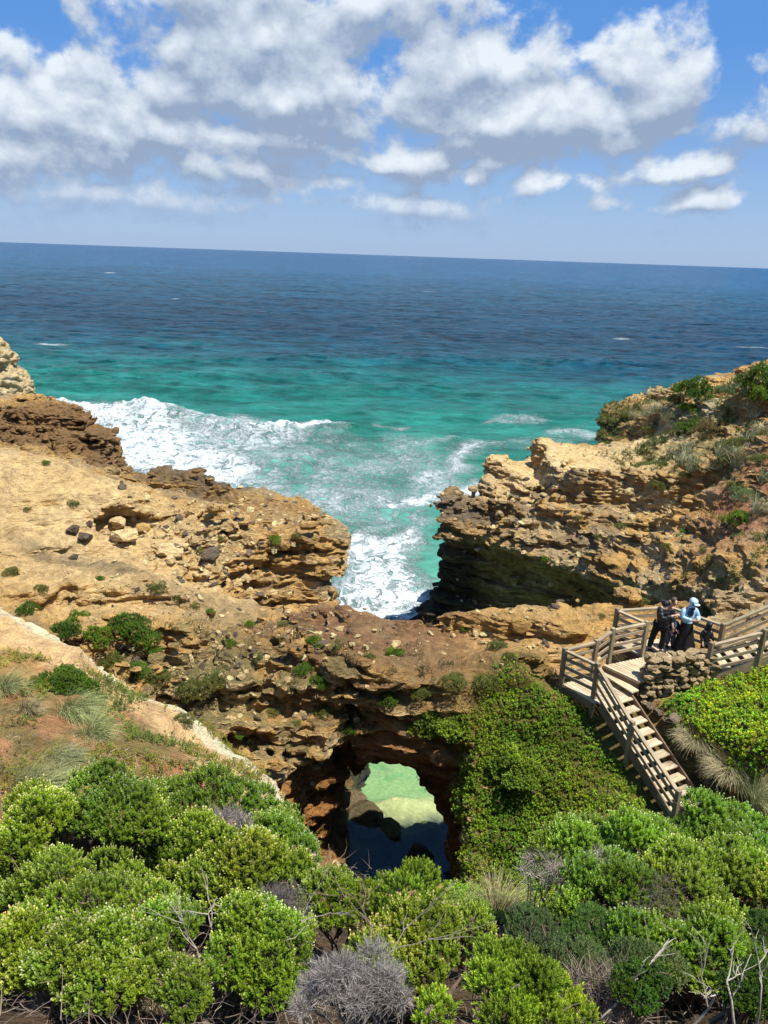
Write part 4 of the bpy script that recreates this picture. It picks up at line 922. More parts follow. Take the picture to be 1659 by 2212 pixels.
dead_branch([(1140, 2120), (1150, 2085), (1165, 2055)], 6.4, 'black bare branch beside the nearest shrub', 59, .013, B_BROWN * .5)
dead_branch([(1640, 2190), (1645, 2130), (1640, 2080)], 5.2, 'long pale dead branch at the right edge near the corner', 60, .013)

def tussock(px, py, rx, label, seed, dist=None, n=900, L=.55, lean=(.5, -.15), cols=((.30, .27, .13), (.22, .24, .09)), name='grass_tussock', w=.004, cat='grass tussock', group=None, parent=None, at=None):
    rng = np.random.default_rng(seed); h = hit(px, py) if at is None else (np.array(at), None)
    if h is None: return
    c = h[0]; k = np.linalg.norm(c - np.array([0, 0, HC])) / F; R = rx * k
    a = rng.uniform(0, 2 * math.pi, n); rr = np.sqrt(rng.random(n)) * R * .55; base = np.stack([np.cos(a) * rr, np.sin(a) * rr, -.03 + 0 * a], 1)
    d = np.stack([np.cos(a) * .45 * rr / R, np.sin(a) * .45 * rr / R, 1 + 0 * a], 1) + rng.normal(size=(n, 3)) * .2 + np.array([lean[0] * .4, lean[1] * .4, 0])
    bend = np.stack([lean[0] * .5 + np.cos(a) * .25, lean[1] * .5 + np.sin(a) * .25, -.45 + 0 * a], 1) * rng.uniform(.4, 1.2, size=(n, 1)); sz = L * rng.uniform(.5, 1.1, n)
    V, Q, kk = blades(base, d, sz, rng.uniform(.6, 1.3, n) * w, bend, rng, 4); t = rng.random((n, 1)); C = np.array(cols[0])[None] * t + np.array(cols[1])[None] * (1 - t); C = C * rng.uniform(.6, 1.35, size=(n, 1))
    o = mesh_obj(name, V, Q, DRY, smooth=False, col=np.repeat(C, kk, 0)); o.location = c; tag(o, label, cat, group); return o
SG = ((.40, .40, .19), (.24, .29, .09)); STRAW = ((.36, .30, .17), (.28, .25, .12))
tussock(10, 1490, 42, 'pale green tussock at the left edge beside the round dark shrub', 71, L=.55, n=600, cols=SG)
tussock(165, 1540, 55, 'long bent green tussock just below the round dark shrub', 72, L=.6, n=1000, lean=(.8, -.3), cols=SG)
tussock(205, 1590, 45, 'green tussock hanging down the red slope beside the pale rock lip', 73, L=.5, n=600, cols=SG)
tussock(62, 1535, 26, 'small straw tussock on the red earth left of the bent green one', 74, L=.4, n=400, cols=STRAW)
tussock(130, 1648, 48, 'wind combed green tussock in the middle of the low dark cover', 75, L=.45, n=600, lean=(.9, -.2), cols=SG)
tussock(75, 1720, 85, 'broad pale tussock above the shrub at the left edge', 76, L=.6, n=1800, lean=(.8, -.1), cols=((.34, .33, .15), (.22, .26, .09)))
tussock(150, 1640, 22, 'little grey dead tussock on the dark cover', 77, L=.3, n=300, cols=((.25, .21, .16), (.2, .16, .12)))
tussock(1075, 1985, 62, 'upright clump of straw coloured dry stalks below the green slope', 78, L=.75, n=700, lean=(.1, 0), cols=STRAW, w=.006, cat='dry stalks', name='dry_stalks')
tussock(350, 2165, 70, 'straw coloured dry grass at the bottom edge left of the dead bush', 79, L=.5, n=1100, lean=(.3, 0), cols=STRAW)
tussock(480, 2190, 80, 'low heap of grey dry grass at the bottom edge', 80, L=.4, n=1100, lean=(-.2, 0), cols=((.27, .22, .16), (.2, .16, .12)))
tussock(120, 2190, 60, 'grey dry grass in the bottom left corner', 81, L=.35, n=700, lean=(.2, 0), cols=((.25, .2, .15), (.2, .16, .12)))
for i, (px, py, r, L, lb) in enumerate([(1500, 1605, 40, .7, 'straw tussock spilling over the bank beside the upper stairs flight'), (1572, 1672, 48, .75, 'pale wispy tussock halfway down the bank right of the stairs'), (1625, 1705, 55, .8, 'wispy green tussock at the right edge above the yellow tipped shrub'), (1650, 1740, 40, .8, 'green tussock at the right edge, lowest on the bank'), (1530, 1650, 26, .55, 'thin brown tussock between the two pale tussocks on the bank')]):
    tussock(px, py, r, lb, 90 + i, L=L, n=1100, lean=(.5 if i > 1 else -.3, -.4), cols=((.50, .42, .26), (.36, .33, .16)) if i < 2 else ((.42, .39, .19), (.26, .29, .10)))

# ------------------------------------------------------------------ creeping cover, litter and scree: uncountable, one object each
def sample_land(name, weight, n, seed, upmin=-.2):
    o, V, N = LAND[name]; rng = np.random.default_rng(seed); w = weight(V, N) * (N[:, 2] > upmin); w = np.maximum(w, 0); s = w.sum()
    if s <= 0: return np.zeros((0, 3)), np.zeros((0, 3)), rng
    i = rng.choice(len(V), n, p=w / s); return V[i] + rng.normal(size=(n, 3)) * .035, N[i], rng
def cover(name, land, weight, n, seed, kind, size, tint, label, cat, yel=.2, up=.5, lift=0.0, var=.25, patch=.35):
    P, N, rng = sample_land(land, weight, n, seed); bag = Bag(); which = rng.integers(0, len(SPR[kind]), len(P))
    pn = fbm(P[:, 0] / .7, P[:, 1] / .7, P[:, 2] / .7, 3); p2 = fbm(P[:, 0] / 2.2 + 9, P[:, 1] / 2.2, P[:, 2] / 2.2, 2)
    P = P + N * (lift * (1 + pn))[:, None]
    for k in range(len(SPR[kind])):
        m = which == k; pv, pq, pc = SPR[kind][k]; q = m.sum()
        t = np.array(tint)[None] * (1 + patch * pn[m])[:, None] * rng.uniform(1 - var, 1 + var, size=(q, 1)) * np.stack([1 + yel * np.clip(p2[m] + rng.normal(size=q) * .3, -.6, 1.3) * 1.5, 1 + .5 * yel * p2[m], np.ones(q)], 1)
        bag.add(*tile(pv, pq, pc, P[m], frames(N[m] * (1 - up) + np.array([0, 0, up]) + rng.normal(size=(q, 3)) * .35, rng), size * rng.uniform(.6, 1.35, q), np.clip(t, .2, 3)))
    o = bag.build(name, LEAF); tag(o, label, cat, None, 'stuff'); return o
SLOPE = [(3.0, 18.9), (3.6, 19.4), (4.7, 19.25), (5.3, 19.2), (5.9, 18.6), (7.0, 16.2), (7.6, 15.2), (7.2, 12.0), (3, 9.0), (1.2, 9.6), (1.6, 12.5), (2.2, 15), (2.3, 16.8), (2.3, 18.2)]
def w_slope(V, N): return sstep(-.25, .15, poly_sd(SLOPE, V[:, 0], V[:, 1]) + .25 * fbm(V[:, 0] / .6, V[:, 1] / .6, V[:, 2] / .6, 3)) * (V[:, 2] > 2.2) * (1 + .6 * (1 - N[:, 2])) * ~((V[:, 0] < 3.1) & (V[:, 1] > 16.9) & (V[:, 2] < 7.3))
cover('creeping_cover', 'rock_arch', w_slope, 40000, 101, 'broad', .070, (.9, .95, .65), 'dense green creeper covering the slope between the stairs and the pool', 'ground cover', .35, .45, .07)
FIELD = [(8.0, 18.9), (9.6, 19.55), (15, 19.6), (15, 9), (9.6, 10.2), (10.2, 13.0), (9.8, 15.2), (8.9, 17.0)]
def w_field(V, N): return sstep(-.15, .15, poly_sd(FIELD, V[:, 0], V[:, 1]) + .2 * fbm(V[:, 0] / .6, V[:, 1] / .6, V[:, 2] / .6, 3))
cover('flowering_cover', 'rock_arch', w_field, 24000, 102, 'broad', .085, (1.25, 1.35, .8), 'yellow green flowering cover on the bank right of the stairs', 'ground cover', .6, .6, .08)
def w_left(V, N): return sstep(.1, .5, fbm(V[:, 0] / 1.1, V[:, 1] / 1.1, 0 * V[:, 0], 3) + .15) * sstep(17.0, 16, V[:, 1] + .25 * V[:, 0] + 2.9) * sstep(.5, -.5, V[:, 0]) * (V[:, 1] < 14)
cover('succulent_cover', 'rock_arch', w_left, 15000, 103, 'olive', .10, (1.9, 1.9, 1.0), 'low olive and brown succulent cover on the near left slope', 'ground cover', .5, .5, .02)
def w_far(V, N): return sstep(.1, .6, fbm(V[:, 0] / 1.0, V[:, 1] / 1.0, V[:, 2] / 1.0, 3)) * np.clip(blob(V[:, 0], V[:, 1], -3.2, 20.2, 3.2, 1.7) + .8 * blob(V[:, 0], V[:, 1], 1.8, 19.3, 2.6, .6) + .7 * blob(V[:, 0], V[:, 1], -7.5, 20.3, 1.4, 1.6), 0, 1)
cover('dry_herbs', 'rock_arch', w_far, 9000, 104, 'olive', .085, (1.35, 1.0, .9), 'thin olive brown herbs on the ochre slope beside the arch', 'ground cover', .6, .5, .0)
def w_cliff(V, N): return sstep(-.1, .5, fbm(V[:, 0] / 2, V[:, 1] / 2, V[:, 2] / 2, 3)) * np.clip(blob(V[:, 0], V[:, 1], 16.8, 42, 1.9, 5, .2) + blob(V[:, 0], V[:, 1], 19.5, 46, 4, 3) + .8 * blob(V[:, 0], V[:, 1], 17.5, 58, 5, 5) + .8 * blob(V[:, 0], V[:, 1], 15.5, 29, 2, 3), 0, 1)
cover('heath_cover', 'cliff', w_cliff, 9000, 105, 'olive', .24, (1.15, 1.25, .9), 'patchy heath and grass on the upper right cliff', 'ground cover', .4, .6, .0)

def litter():
    """dead twigs and dry leaves on the ground under the shrubs"""
    rng = np.random.default_rng(120); n = 9000; x = rng.uniform(-6.5, 7.5, n); y = rng.uniform(2.6, 10.5, n); z = height(x, y) + rng.uniform(-.02, .16, n)
    d = rng.normal(size=(n, 3)); d[:, 2] = np.abs(d[:, 2]) * .45
    V, Q, k = blades(np.stack([x, y, z], 1), d, rng.uniform(.08, .4, n), rng.uniform(.0015, .005, n), rng.normal(size=(n, 3)) * .3, rng, 3)
    c = np.array([.19, .15, .11])[None] * rng.uniform(.4, 1.9, size=(n, 1)); o = mesh_obj('twig_litter', V, Q, DRY, smooth=False, col=np.clip(np.repeat(c, k, 0), .01, .6)); tag(o, 'grey brown dead twigs strewn on the ground under the shrubs', 'litter', None, 'stuff')
litter()

def ico(sub):
    import bmesh
    bm = bmesh.new(); bmesh.ops.create_icosphere(bm, subdivisions=sub, radius=1.0); V = np.array([v.co[:] for v in bm.verts]); T = np.array([[v.index for v in f.verts] for f in bm.faces]); bm.free(); return V, T
I1, T1 = ico(1); I2, T2 = ico(2); I3, T3 = ico(3)
def stone_shape(base, rng, flat=.6, ang=.35):
    s = rng.uniform(-50, 50, 3); V = base.copy(); n = fbm(V[:, 0] * .9 + s[0], V[:, 1] * .9 + s[1], V[:, 2] * .9 + s[2], 3)
    V = V * (1 + .38 * n)[:, None]
    for _ in range(7):      # flat broken faces
        d = rng.normal(size=3); d /= np.linalg.norm(d); k = V @ d; lim = rng.uniform(.55, .85); V = V - np.maximum(k - lim, 0)[:, None] * d * (1 - ang * .3)
    return V * np.array([1, rng.uniform(.65, .95), flat * rng.uniform(.7, 1.2)])
def scree():
    bag = Bag()
    protos = [stone_shape(I1, np.random.default_rng(i), .45) for i in range(8)]
    def put(land, w, n, seed, lo, hi):
        P, N, rng = sample_land(land, w, n, seed, .6); which = rng.integers(0, 8, len(P))
        for k in range(8):
            m = which == k; q = m.sum(); ax = N[m] + rng.normal(size=(q, 3)) * .3; c = np.where(rng.random((q, 1)) < .3, C_CRUST * 1.5, C_PALE * 1.05) * rng.uniform(.7, 1.25, size=(q, 1)); s = lo + (hi - lo) * rng.random(q) ** 3
            bag.add(*tile(protos[k], T1, np.ones((len(I1), 3)), P[m], frames(ax, rng), s, c))
    put('rock_arch', lambda V, N: np.clip(blob(V[:, 0], V[:, 1], -4, 20.5, 3.5, 2.2) + .2 * blob(V[:, 0], V[:, 1], -2.0, 21.8, 1.2, .8) + .4 * blob(V[:, 0], V[:, 1], 5, 22, 4, 1.2), 0, 1), 1500, 130, .03, .20)
    put('rock_arch', lambda V, N: np.clip(blob(V[:, 0], V[:, 1], -8.5, 23.5, 4, 2.5), 0, 1), 350, 131, .03, .16)
    put('headland', lambda V, N: np.clip(blob(V[:, 0], V[:, 1], -7.5, 29.5, 3, 1.6) + .7 * blob(V[:, 0], V[:, 1], -5, 34, 3, 2.5) + .4 * blob(V[:, 0], V[:, 1], -6, 27.3, 3, 1.2), 0, 1), 1300, 132, .05, .30)
    put('cliff', lambda V, N: np.clip(blob(V[:, 0], V[:, 1], 9, 40, 5, 4) + .5 * blob(V[:, 0], V[:, 1], 14, 36, 4, 6), 0, 1), 600, 133, .06, .32)
    P = np.concatenate
    o = mesh_obj('scree', P(bag.V), P(bag.Q), ROCK, smooth=False, col=np.clip(P(bag.C), .02, .75)); tag(o, 'loose broken stones lying on the ochre slopes and ledges', 'scree', None, 'stuff')
scree()
def boulder(px, py, w, label, seed, flat=.7, col=C_PALE, at=None, sink=.3, name='boulder', group=None):
    h = hit(px, py) if at is None else (np.array(at), None)
    if h is None: return
    rng = np.random.default_rng(seed); k = np.linalg.norm(h[0] - np.array([0, 0, HC])) / F; V = stone_shape(I3, rng, flat) * w * k * .5
    c = np.repeat(np.asarray(col)[None], len(V), 0) * (1 + .2 * fbm(V[:, 0] * 4, V[:, 1] * 4, V[:, 2] * 4, 2))[:, None]
    o = mesh_obj(name, V, T3, ROCK, smooth=False, col=np.clip(c, .01, .8)); o.location = h[0] + np.array([0, 0, w * k * .5 * flat * (1 - sink)]); o.rotation_euler = (rng.normal() * .2, rng.normal() * .2, rng.uniform(0, 6)); tag(o, label, 'boulder', group)
boulder(270, 1168, 62, 'pale yellow slab fallen below the little cave on the left', 141, .55, C_PALE * 1.15)
boulder(368, 1200, 62, 'sharp edged pale slab lying right of the cave rubble', 142, .5, C_PALE * 1.15)
boulder(258, 1140, 40, 'pale block of rubble right under the little cave', 143, .8, C_PALE * 1.1)
boulder(310, 1150, 34, 'small ochre block among the cave rubble', 144, .6, C_OCH * 1.1)
boulder(185, 1168, 40, 'dark weathered block left of the cave rubble', 145, .6, C_CRUST * 1.2)
boulder(160, 1150, 34, 'dark lump at the left end of the cave rubble', 152, .7, C_CRUST)
boulder(455, 1205, 50, 'grey slab at the foot of the broken headland face', 146, .5, C_CRUST * 1.4)
boulder(840, 1490, 44, 'brown block on the lip of the bridge above the arch', 147, .6, C_BRN * 1.3)
boulder(690, 1395, 34, 'grey flat stone on the brown soil of the bridge', 148, .4, C_CRUST * 1.5)
boulder(1120, 1355, 60, 'eroded ochre outcrop on the right half of the bridge', 149, .5, C_OCH)
boulder(905, 1860, 58, 'dark wet boulder standing in the blue pool', 158, .8, np.array([.07, .06, .04]), at=atz(905, 1866, 1.2), sink=.6)
boulder(790, 1770, 120, 'low algae covered rock at the edge of the sunlit shallows', 151, .3, np.array([.15, .125, .06]), at=atz(790, 1775, 1.2), sink=.6)
boulder(850, 1800, 70, 'mossy rock next to the low algae rock in the pool', 155, .5, np.array([.10, .10, .035]), at=atz(845, 1800, 1.2), sink=.5)
boulder(760, 1740, 70, 'brown rock against the left wall of the pool', 156, .7, np.array([.20, .15, .08]), at=atz(757, 1745, 1.2), sink=.4)

# ------------------------------------------------------------------ small bushes on the slopes (shared meshes, each its own object)
def bush_proto(kind, seed, tint, sz=.2, sp=.16):
    rng = np.random.default_rng(seed); L = dome_lobes(.72, .72, .5, .36, rng, 13); L = [(c + np.array([0, 0, .15]), r) for c, r in L]; bag = Bag(); cover_sprigs(bag, L, sp, sz, kind, rng, tint); o = bag.build('bush', LEAF); return o
BP = [bush_proto('dark', 161, (1.2, 1.15, .8)), bush_proto('olive', 162, (1.2, 1.25, .8)), bush_proto('grey', 163, (1.25, 1.25, 1.6)), bush_proto('dark', 164, (1.9, 1.6, .9)), bush_proto('olive', 165, (1.7, 1.15, 1.2))]
_used = set()
def bush(px, py, w, kind, label, group=None, hgt=.8, cat='bush'):
    h = hit(px, py)
    if h is None: return
    p = BP[kind]
    o = p if kind not in _used else p.copy()
    if kind in _used: COL.objects.link(o)
    _used.add(kind); k = np.linalg.norm(h[0] - np.array([0, 0, HC])) / F; s = w * k * .5
    o.location = h[0] - np.array([0, 0, .05]); o.scale = (s, s * .9, s * (hgt if w < 60 or py > 900 else 1.0) * 1.2); o.rotation_euler = (0, 0, random.uniform(0, 6.28))
    for kk in ('label', 'category', 'group'):
        if kk in o: del o[kk]
    tag(o, label, cat, group)
for px, py, w, k, lb in [(1503, 868, 78, 0, 'round dark green bush on the skyline of the right cliff'), (1455, 870, 34, 0, 'small dark bush on the left end of the skyline clump'), (1590, 858, 74, 2, 'silvery grey bush beside the round dark bush on the skyline'), (1640, 850, 90, 0, 'large dark green bush at the right end of the skyline'), (1485, 890, 40, 3, 'bright green low bush under the skyline clump'), (1555, 850, 40, 2, 'little grey bush between the two big skyline bushes'), (1645, 870, 60, 3, 'yellow green bush at the right edge above the pale ledge'),
                          (1490, 935, 58, 0, 'dark green bush below the pale ledge of the right cliff'), (1535, 945, 72, 4, 'brown twiggy bush beside the dark one below the pale ledge'), (1590, 965, 46, 1, 'olive bush right of the brown twiggy bush'), (1605, 1085, 68, 2, 'large grey green bush on the edge of the red gully'), (1590, 1060, 40, 1, 'olive bush just above the big grey green one'), (1640, 1000, 40, 1, 'olive bush at the right edge on the red earth'), (1420, 1055, 40, 1, 'green bush at the lip of the dark step in the right cliff'), (1480, 1030, 26, 1, 'little green bush between the sandy slope and the gully'),
                          (1590, 1130, 60, 3, 'bright green low mat below the grey green bush'), (1460, 870, 40, 4, 'dry brown bush behind the small dark skyline bush'),
                          (170, 1340, 50, 3, 'yellow green bush at the top of the green patch on the far left slope'), (215, 1385, 70, 3, 'bright green mat in the middle of the left green patch'), (150, 1370, 60, 0, 'dark green bush at the left side of the green patch'), (270, 1365, 80, 0, 'wide dark green bush in the green patch on the far slope'), (310, 1390, 60, 0, 'dark green bush at the right end of the green patch'), (240, 1440, 56, 1, 'olive bush below the dark rock shelf on the far slope'), (300, 1460, 60, 0, 'dark green bush hanging over the gully behind the pale lip'), (345, 1470, 56, 1, 'olive bush beside the vine over the gully'), (330, 1410, 40, 3, 'yellow green vine right of the green patch'), (420, 1500, 70, 1, 'olive brown bush on the broken cliff edge'), (460, 1480, 50, 1, 'olive bush above the broken cliff edge'), (400, 1560, 46, 1, 'olive bush low on the cliff edge behind the pale lip'),
                          (680, 1390, 40, 3, 'bright green bush at the top of the tufts left of the arch'), (655, 1450, 44, 0, 'green bush in the middle of the tufts left of the arch'), (700, 1480, 52, 0, 'larger green bush left of the fissure'), (700, 1540, 40, 1, 'olive bush at the lip above the arch foot'), (760, 1580, 34, 0, 'dark bush hanging at the left of the alcove'), (850, 1415, 44, 3, 'green tuft on the middle of the bridge'), (840, 1520, 50, 0, 'dark green bush hanging over the alcove'), (905, 1500, 46, 1, 'olive bush on the lip of the bridge above the creeper'), (980, 1480, 60, 1, 'olive brown bush on the bridge lip near the ochre outcrop'), (1050, 1480, 56, 1, 'olive bush on the bridge lip left of the green slope'), (1120, 1480, 50, 4, 'dry brown bush between the bridge and the green slope'), (1075, 1400, 44, 1, 'olive bush under the eroded ochre outcrop'), (1100, 1420, 30, 1, 'small olive bush beside the outcrop on the path'), (1190, 1465, 44, 4, 'brown dry bush beside the landing corner post'),
                          (60, 1320, 44, 0, 'dark bush at the top of the pale lip on the left edge'), (90, 1275, 30, 1, 'small olive bush on the sandy slope at the left'), (25, 1240, 34, 1, 'little bush at the left edge on the sandy slope'), (595, 1170, 34, 3, 'green bush on top of the headland'), (640, 1160, 24, 1, 'small bush near the tip of the headland'), (340, 1275, 40, 1, 'olive bush on the scree below the fallen slabs')]:
    bush(px, py, w, k, lb)
for i, (px, py) in enumerate([(100, 1000), (60, 1100), (160, 1090), (215, 1250), (385, 1290), (420, 1310), (455, 1320), (470, 1165), (430, 1190), (500, 1390), (560, 1420), (610, 1350), (540, 1350), (730, 1400), (800, 1420), (1000, 1360), (1300, 1330), (1390, 1300), (620, 1470), (590, 1540), (640, 1560), (520, 1590), (1340, 1140), (1250, 1120), (1180, 1210), (1400, 1150), (1290, 1160), (1480, 1150), (1520, 1190), (1440, 1180), (1470, 940), (1400, 930), (1350, 900)]):
    bush(px, py, random.uniform(16, 30), 1 if i % 3 else 3, 'small green tuft growing on the bare ochre rock', 'green tufts dotted over the rock', .7, 'plant')
for i, (px, py) in enumerate([(1480, 970), (1475, 1000), (1490, 990), (1500, 1015), (1455, 985), (1560, 985), (1600, 990), (1620, 960), (1640, 940), (1590, 1010), (1630, 900), (1400, 900), (1370, 905), (1420, 890), (1440, 905), (1650, 1040), (1640, 1110)]):
    tussock(px, py, random.uniform(20, 30), 'wind bent pale grass tuft on the upper right cliff', 200 + i, L=1.0, n=200, lean=(.5, -.1), cols=((.42, .38, .23), (.27, .29, .13)), w=.015, group='grass tufts on the right cliff')
def creeper(px, py, rx, ry, label, seed, dist):
    o = shrub('creeper', px, py, rx, ry, dist, 'broad', label, seed, lobe=.22, spacing=.075, size=.085, tint=(.8, .8, .7), cat='creeper', up=.4); return o
creeper(985, 1570, 95, 60, 'leafy green creeper hanging over the right side of the alcove', 181, 18.9)
creeper(935, 1590, 50, 34, 'creeper tongue reaching towards the arch opening', 182, 18.8)
creeper(1105, 1660, 60, 60, 'creeper mound below the red recess on the right', 183, 18.0)
creeper(1060, 1600, 40, 40, 'creeper between the hanging clump and the red recess', 184, 18.7)

# ------------------------------------------------------------------ timber stairs, deck and railings
def wood_material():
    m, nb, p, out = material('weathered_timber'); A = nb.attr('Col').outputs['Color']; u = nb.attr('along').outputs['Fac']; v = nb.attr('across').outputs['Fac']
    g = nb.noise(nb.comb(nb.mul(u, 1.2), nb.mul(v, 26.0), 0.0), 2.0, 5, .6, .3); st = nb.noise(nb.pos(), 2.2, 4, .6)
    k = nb.mul(nb.ramp(g, .25, .75, .62, 1.3, False), nb.ramp(st, .3, .7, .75, 1.2, False)); nb.l.new(nb.mix(1.0, A, nb.comb(k, k, k), 'MULTIPLY'), p.inputs['Base Color'])
    p.inputs['Roughness'].default_value = .85; p.inputs['Specular IOR Level'].default_value = .2; nb.l.new(nb.bump(g, .5, .01), p.inputs['Normal']); return m
WOOD = wood_material()
W_POST = np.array([.27, .21, .13]); W_RAIL = np.array([.33, .26, .165]); W_DECK = np.array([.50, .40, .255]); W_DARK = np.array([.16, .11, .07])
wr = np.random.default_rng(300)
class Wood:
    """collects timbers (a bar with a slightly eased section between two points)"""
    def __init__(s): s.V = []; s.Q = []; s.C = []; s.a = []; s.b = []; s.n = 0
    def bar(s, p0, p1, w, h, col, up=(0, 0, 1), ease=.006, cap=0.0):
        p0 = np.array(p0, float); p1 = np.array(p1, float); d = p1 - p0; L = np.linalg.norm(d); d /= L; up = np.array(up, float)
        x = np.cross(d, up); x /= np.linalg.norm(x); y = np.cross(x, d); w /= 2; h /= 2; e = ease
        sec = [(-w + e, -h), (w - e, -h), (w, -h + e), (w, h - e), (w - e, h), (-w + e, h), (-w, h - e), (-w, -h + e)]
        rings = [(0, 1 - e / w), (e, 1), (L - e, 1), (L, 1 - e / w)]
        if cap: rings = [(0, 1), (L - cap, 1), (L, .55)]
        off = wr.uniform(0, 50); V = []; A = []; B = []
        for t, k in rings:
            for i, (sx, sy) in enumerate(sec): V.append(p0 + d * t + x * sx * k + y * sy * k); A.append(t + off); B.append((sx + sy) + off)
        nr = len(rings); Q = []
        for r in range(nr - 1):
            for i in range(8): Q.append([r * 8 + i, r * 8 + (i + 1) % 8, (r + 1) * 8 + (i + 1) % 8, (r + 1) * 8 + i])
        for r, f in ((0, 1), (nr - 1, 0)):
            q = [[0, 3, 2, 1], [0, 7, 4, 3], [7, 6, 5, 4]]
            for t in q: Q.append([r * 8 + (i) for i in (t if f else t[::-1])])
        s.V += V; s.Q += [[i + s.n for i in q] for q in Q]; s.n += len(V); c = np.array(col) * wr.uniform(.82, 1.18) * (1 + wr.normal(size=3) * .02); s.C += [c] * len(V); s.a += A; s.b += B
    def build(s, name, parent, origin=(0, 0, 0)):
        o = mesh_obj(name, np.array(s.V) - np.array(origin), np.array(s.Q), WOOD, parent=parent, smooth=False, col=np.clip(np.array(s.C), .01, .8), attrs={'along': s.a, 'across': s.b}); return o
def q3(zx, zy, z): return atz(1152 + zx * .3056, 1234.3 + zy * .3056, z)
def one(name, parent, origin, *bars, **kw):
    w = Wood()
    for b in bars: w.bar(*b)
    return w.build(name, parent, origin)

# lower flight: eleven treads between two stringers
T0 = q3(697, 890, 10.45); T10 = q3(1240, 1705, 8.75); SD = (T10 - T0) / 10.0                # right ends of the treads
S2 = np.array([SD[0], SD[1], 0]); S2 /= np.linalg.norm(S2); LEFT = np.array([S2[1], -S2[0], 0.0]); LEFT = LEFT if LEFT[0] < 0 else -LEFT; WID = 1.02
stair = empty('staircase', T0, 0, 'open timber stairs going down towards the shrubs beside the green slope', 'stairs'); O = np.array(T0)
for i in range(12):
    a = T0 + SD * i + LEFT * .02; a = a + S2 * -.12
    w = Wood(); 
    for k in (0, 1): c = a + S2 * (k * .138) - np.array([0, 0, .02]); w.bar(c, c + LEFT * WID, .132, .042, W_DECK)
    w.build('tread', stair, O)
for sgn in (0, 1):
    b = (LEFT * (WID + .06) if sgn else LEFT * -.03) + np.array([0, 0, -.10])
    one('stringer', stair, O, (T0 + b - SD * .35, T0 + b + SD * 11.6, .05, .27, W_DARK * 1.25))
# platform, step and landing
DK = 10.80
pf = [q3(490, 660, DK), q3(545, 655, DK), q3(780, 605, DK), q3(610, 420, DK), q3(965, 395, DK), q3(1330, 612, DK), q3(1245, 690, DK), q3(750, 782, DK)]
pf[3] = np.array([7.28, 21.55, DK]); pf[4] = np.array([9.05, 21.95, DK])
deck = empty('viewing_platform', (8.3, 20.6, DK), 0, 'timber deck with spaced planks where the visitors stand', 'platform'); O2 = np.array((8.3, 20.6, DK))
def planks(poly, z, dirv, step, wid, thick, parent, origin, name='planks', col=W_DECK):
    """boards laid side by side and cut to the outline of the deck"""
    P = np.array([p[:2] for p in poly]); d = np.array(dirv[:2]); d /= np.linalg.norm(d); n = np.array([-d[1], d[0]]); u = P @ d; v = P @ n; w = Wood(); t = v.min() + step / 2
    while t < v.max():
        xs = []
        for i in range(len(P)):
            a, b = i, (i + 1) % len(P)
            if (v[a] - t) * (v[b] - t) < 0: xs.append(u[a] + (u[b] - u[a]) * (t - v[a]) / (v[b] - v[a]))
        xs.sort()
        for k in range(0, len(xs) - 1, 2):
            if xs[k + 1] - xs[k] > .08:
                p0 = d * xs[k] + n * t; p1 = d * xs[k + 1] + n * t; w.bar((*p0, z - thick / 2), (*p1, z - thick / 2), wid, thick, col, ease=.004)
        t += step
    return w.build(name, parent, origin)
front = pf[7] - pf[0]
planks(pf, DK, front, .118, .104, .04, deck, O2)
w = Wood()
for a, b in ((0, 7), (0, 1), (1, 2), (2, 3), (3, 4), (4, 5)): w.bar(pf[a] - np.array([0, 0, .14]), pf[b] - np.array([0, 0, .14]), .05, .19, W_DARK)
w.build('fascia', deck, O2)
stp = empty('step', q3(590, 775, 10.62), 0, 'single plank step between the platform and the lower landing', 'step'); Os = np.array(q3(590, 775, 10.62))
sa, sb = q3(470, 705, 10.62), q3(708, 853, 10.62); nrm = np.array([-(sb - sa)[1], (sb - sa)[0], 0]); nrm /= np.linalg.norm(nrm)
w = Wood()
for k in (0, 1): w.bar(sa + nrm * (.14 * k + .02) - np.array([0, 0, .021]), sb + nrm * (.14 * k + .02) - np.array([0, 0, .021]), .134, .042, W_DECK)
w.build('tread', stp, Os)
one('fascia', stp, Os, (sa + nrm * .20 - np.array([0, 0, .12]), sb + nrm * .20 - np.array([0, 0, .12]), .04, .15, W_DARK))
LZ = 10.45
lf = [q3(205, 795, LZ), q3(420, 925, LZ), T0 + LEFT * (WID), T0 + LEFT * .02, q3(715, 850, LZ), q3(480, 695, LZ), q3(455, 640, LZ)]
lf[2] = T0 + LEFT * WID - S2 * .14; lf[3] = T0 - S2 * .14; lf[4] = np.array([7.22, 19.02, LZ]); lf[5] = np.array([6.62, 20.05, LZ]); lf[6] = np.array([6.2, 20.0, LZ]); lf = [lf[0], lf[1], lf[2], lf[3], lf[4], lf[5], lf[6]]
land = empty('landing', (6.3, 19.4, LZ), 0, 'lower timber landing at the head of the stairs, fenced on its left', 'platform'); O3 = np.array((6.3, 19.4, LZ))
planks(lf, LZ, np.array(lf[1]) - np.array(lf[0]), .118, .104, .04, land, O3)
one('fascia', land, O3, (lf[0] - np.array([0, 0, .15]), lf[1] - np.array([0, 0, .15]), .05, .2, W_DARK * 1.2))

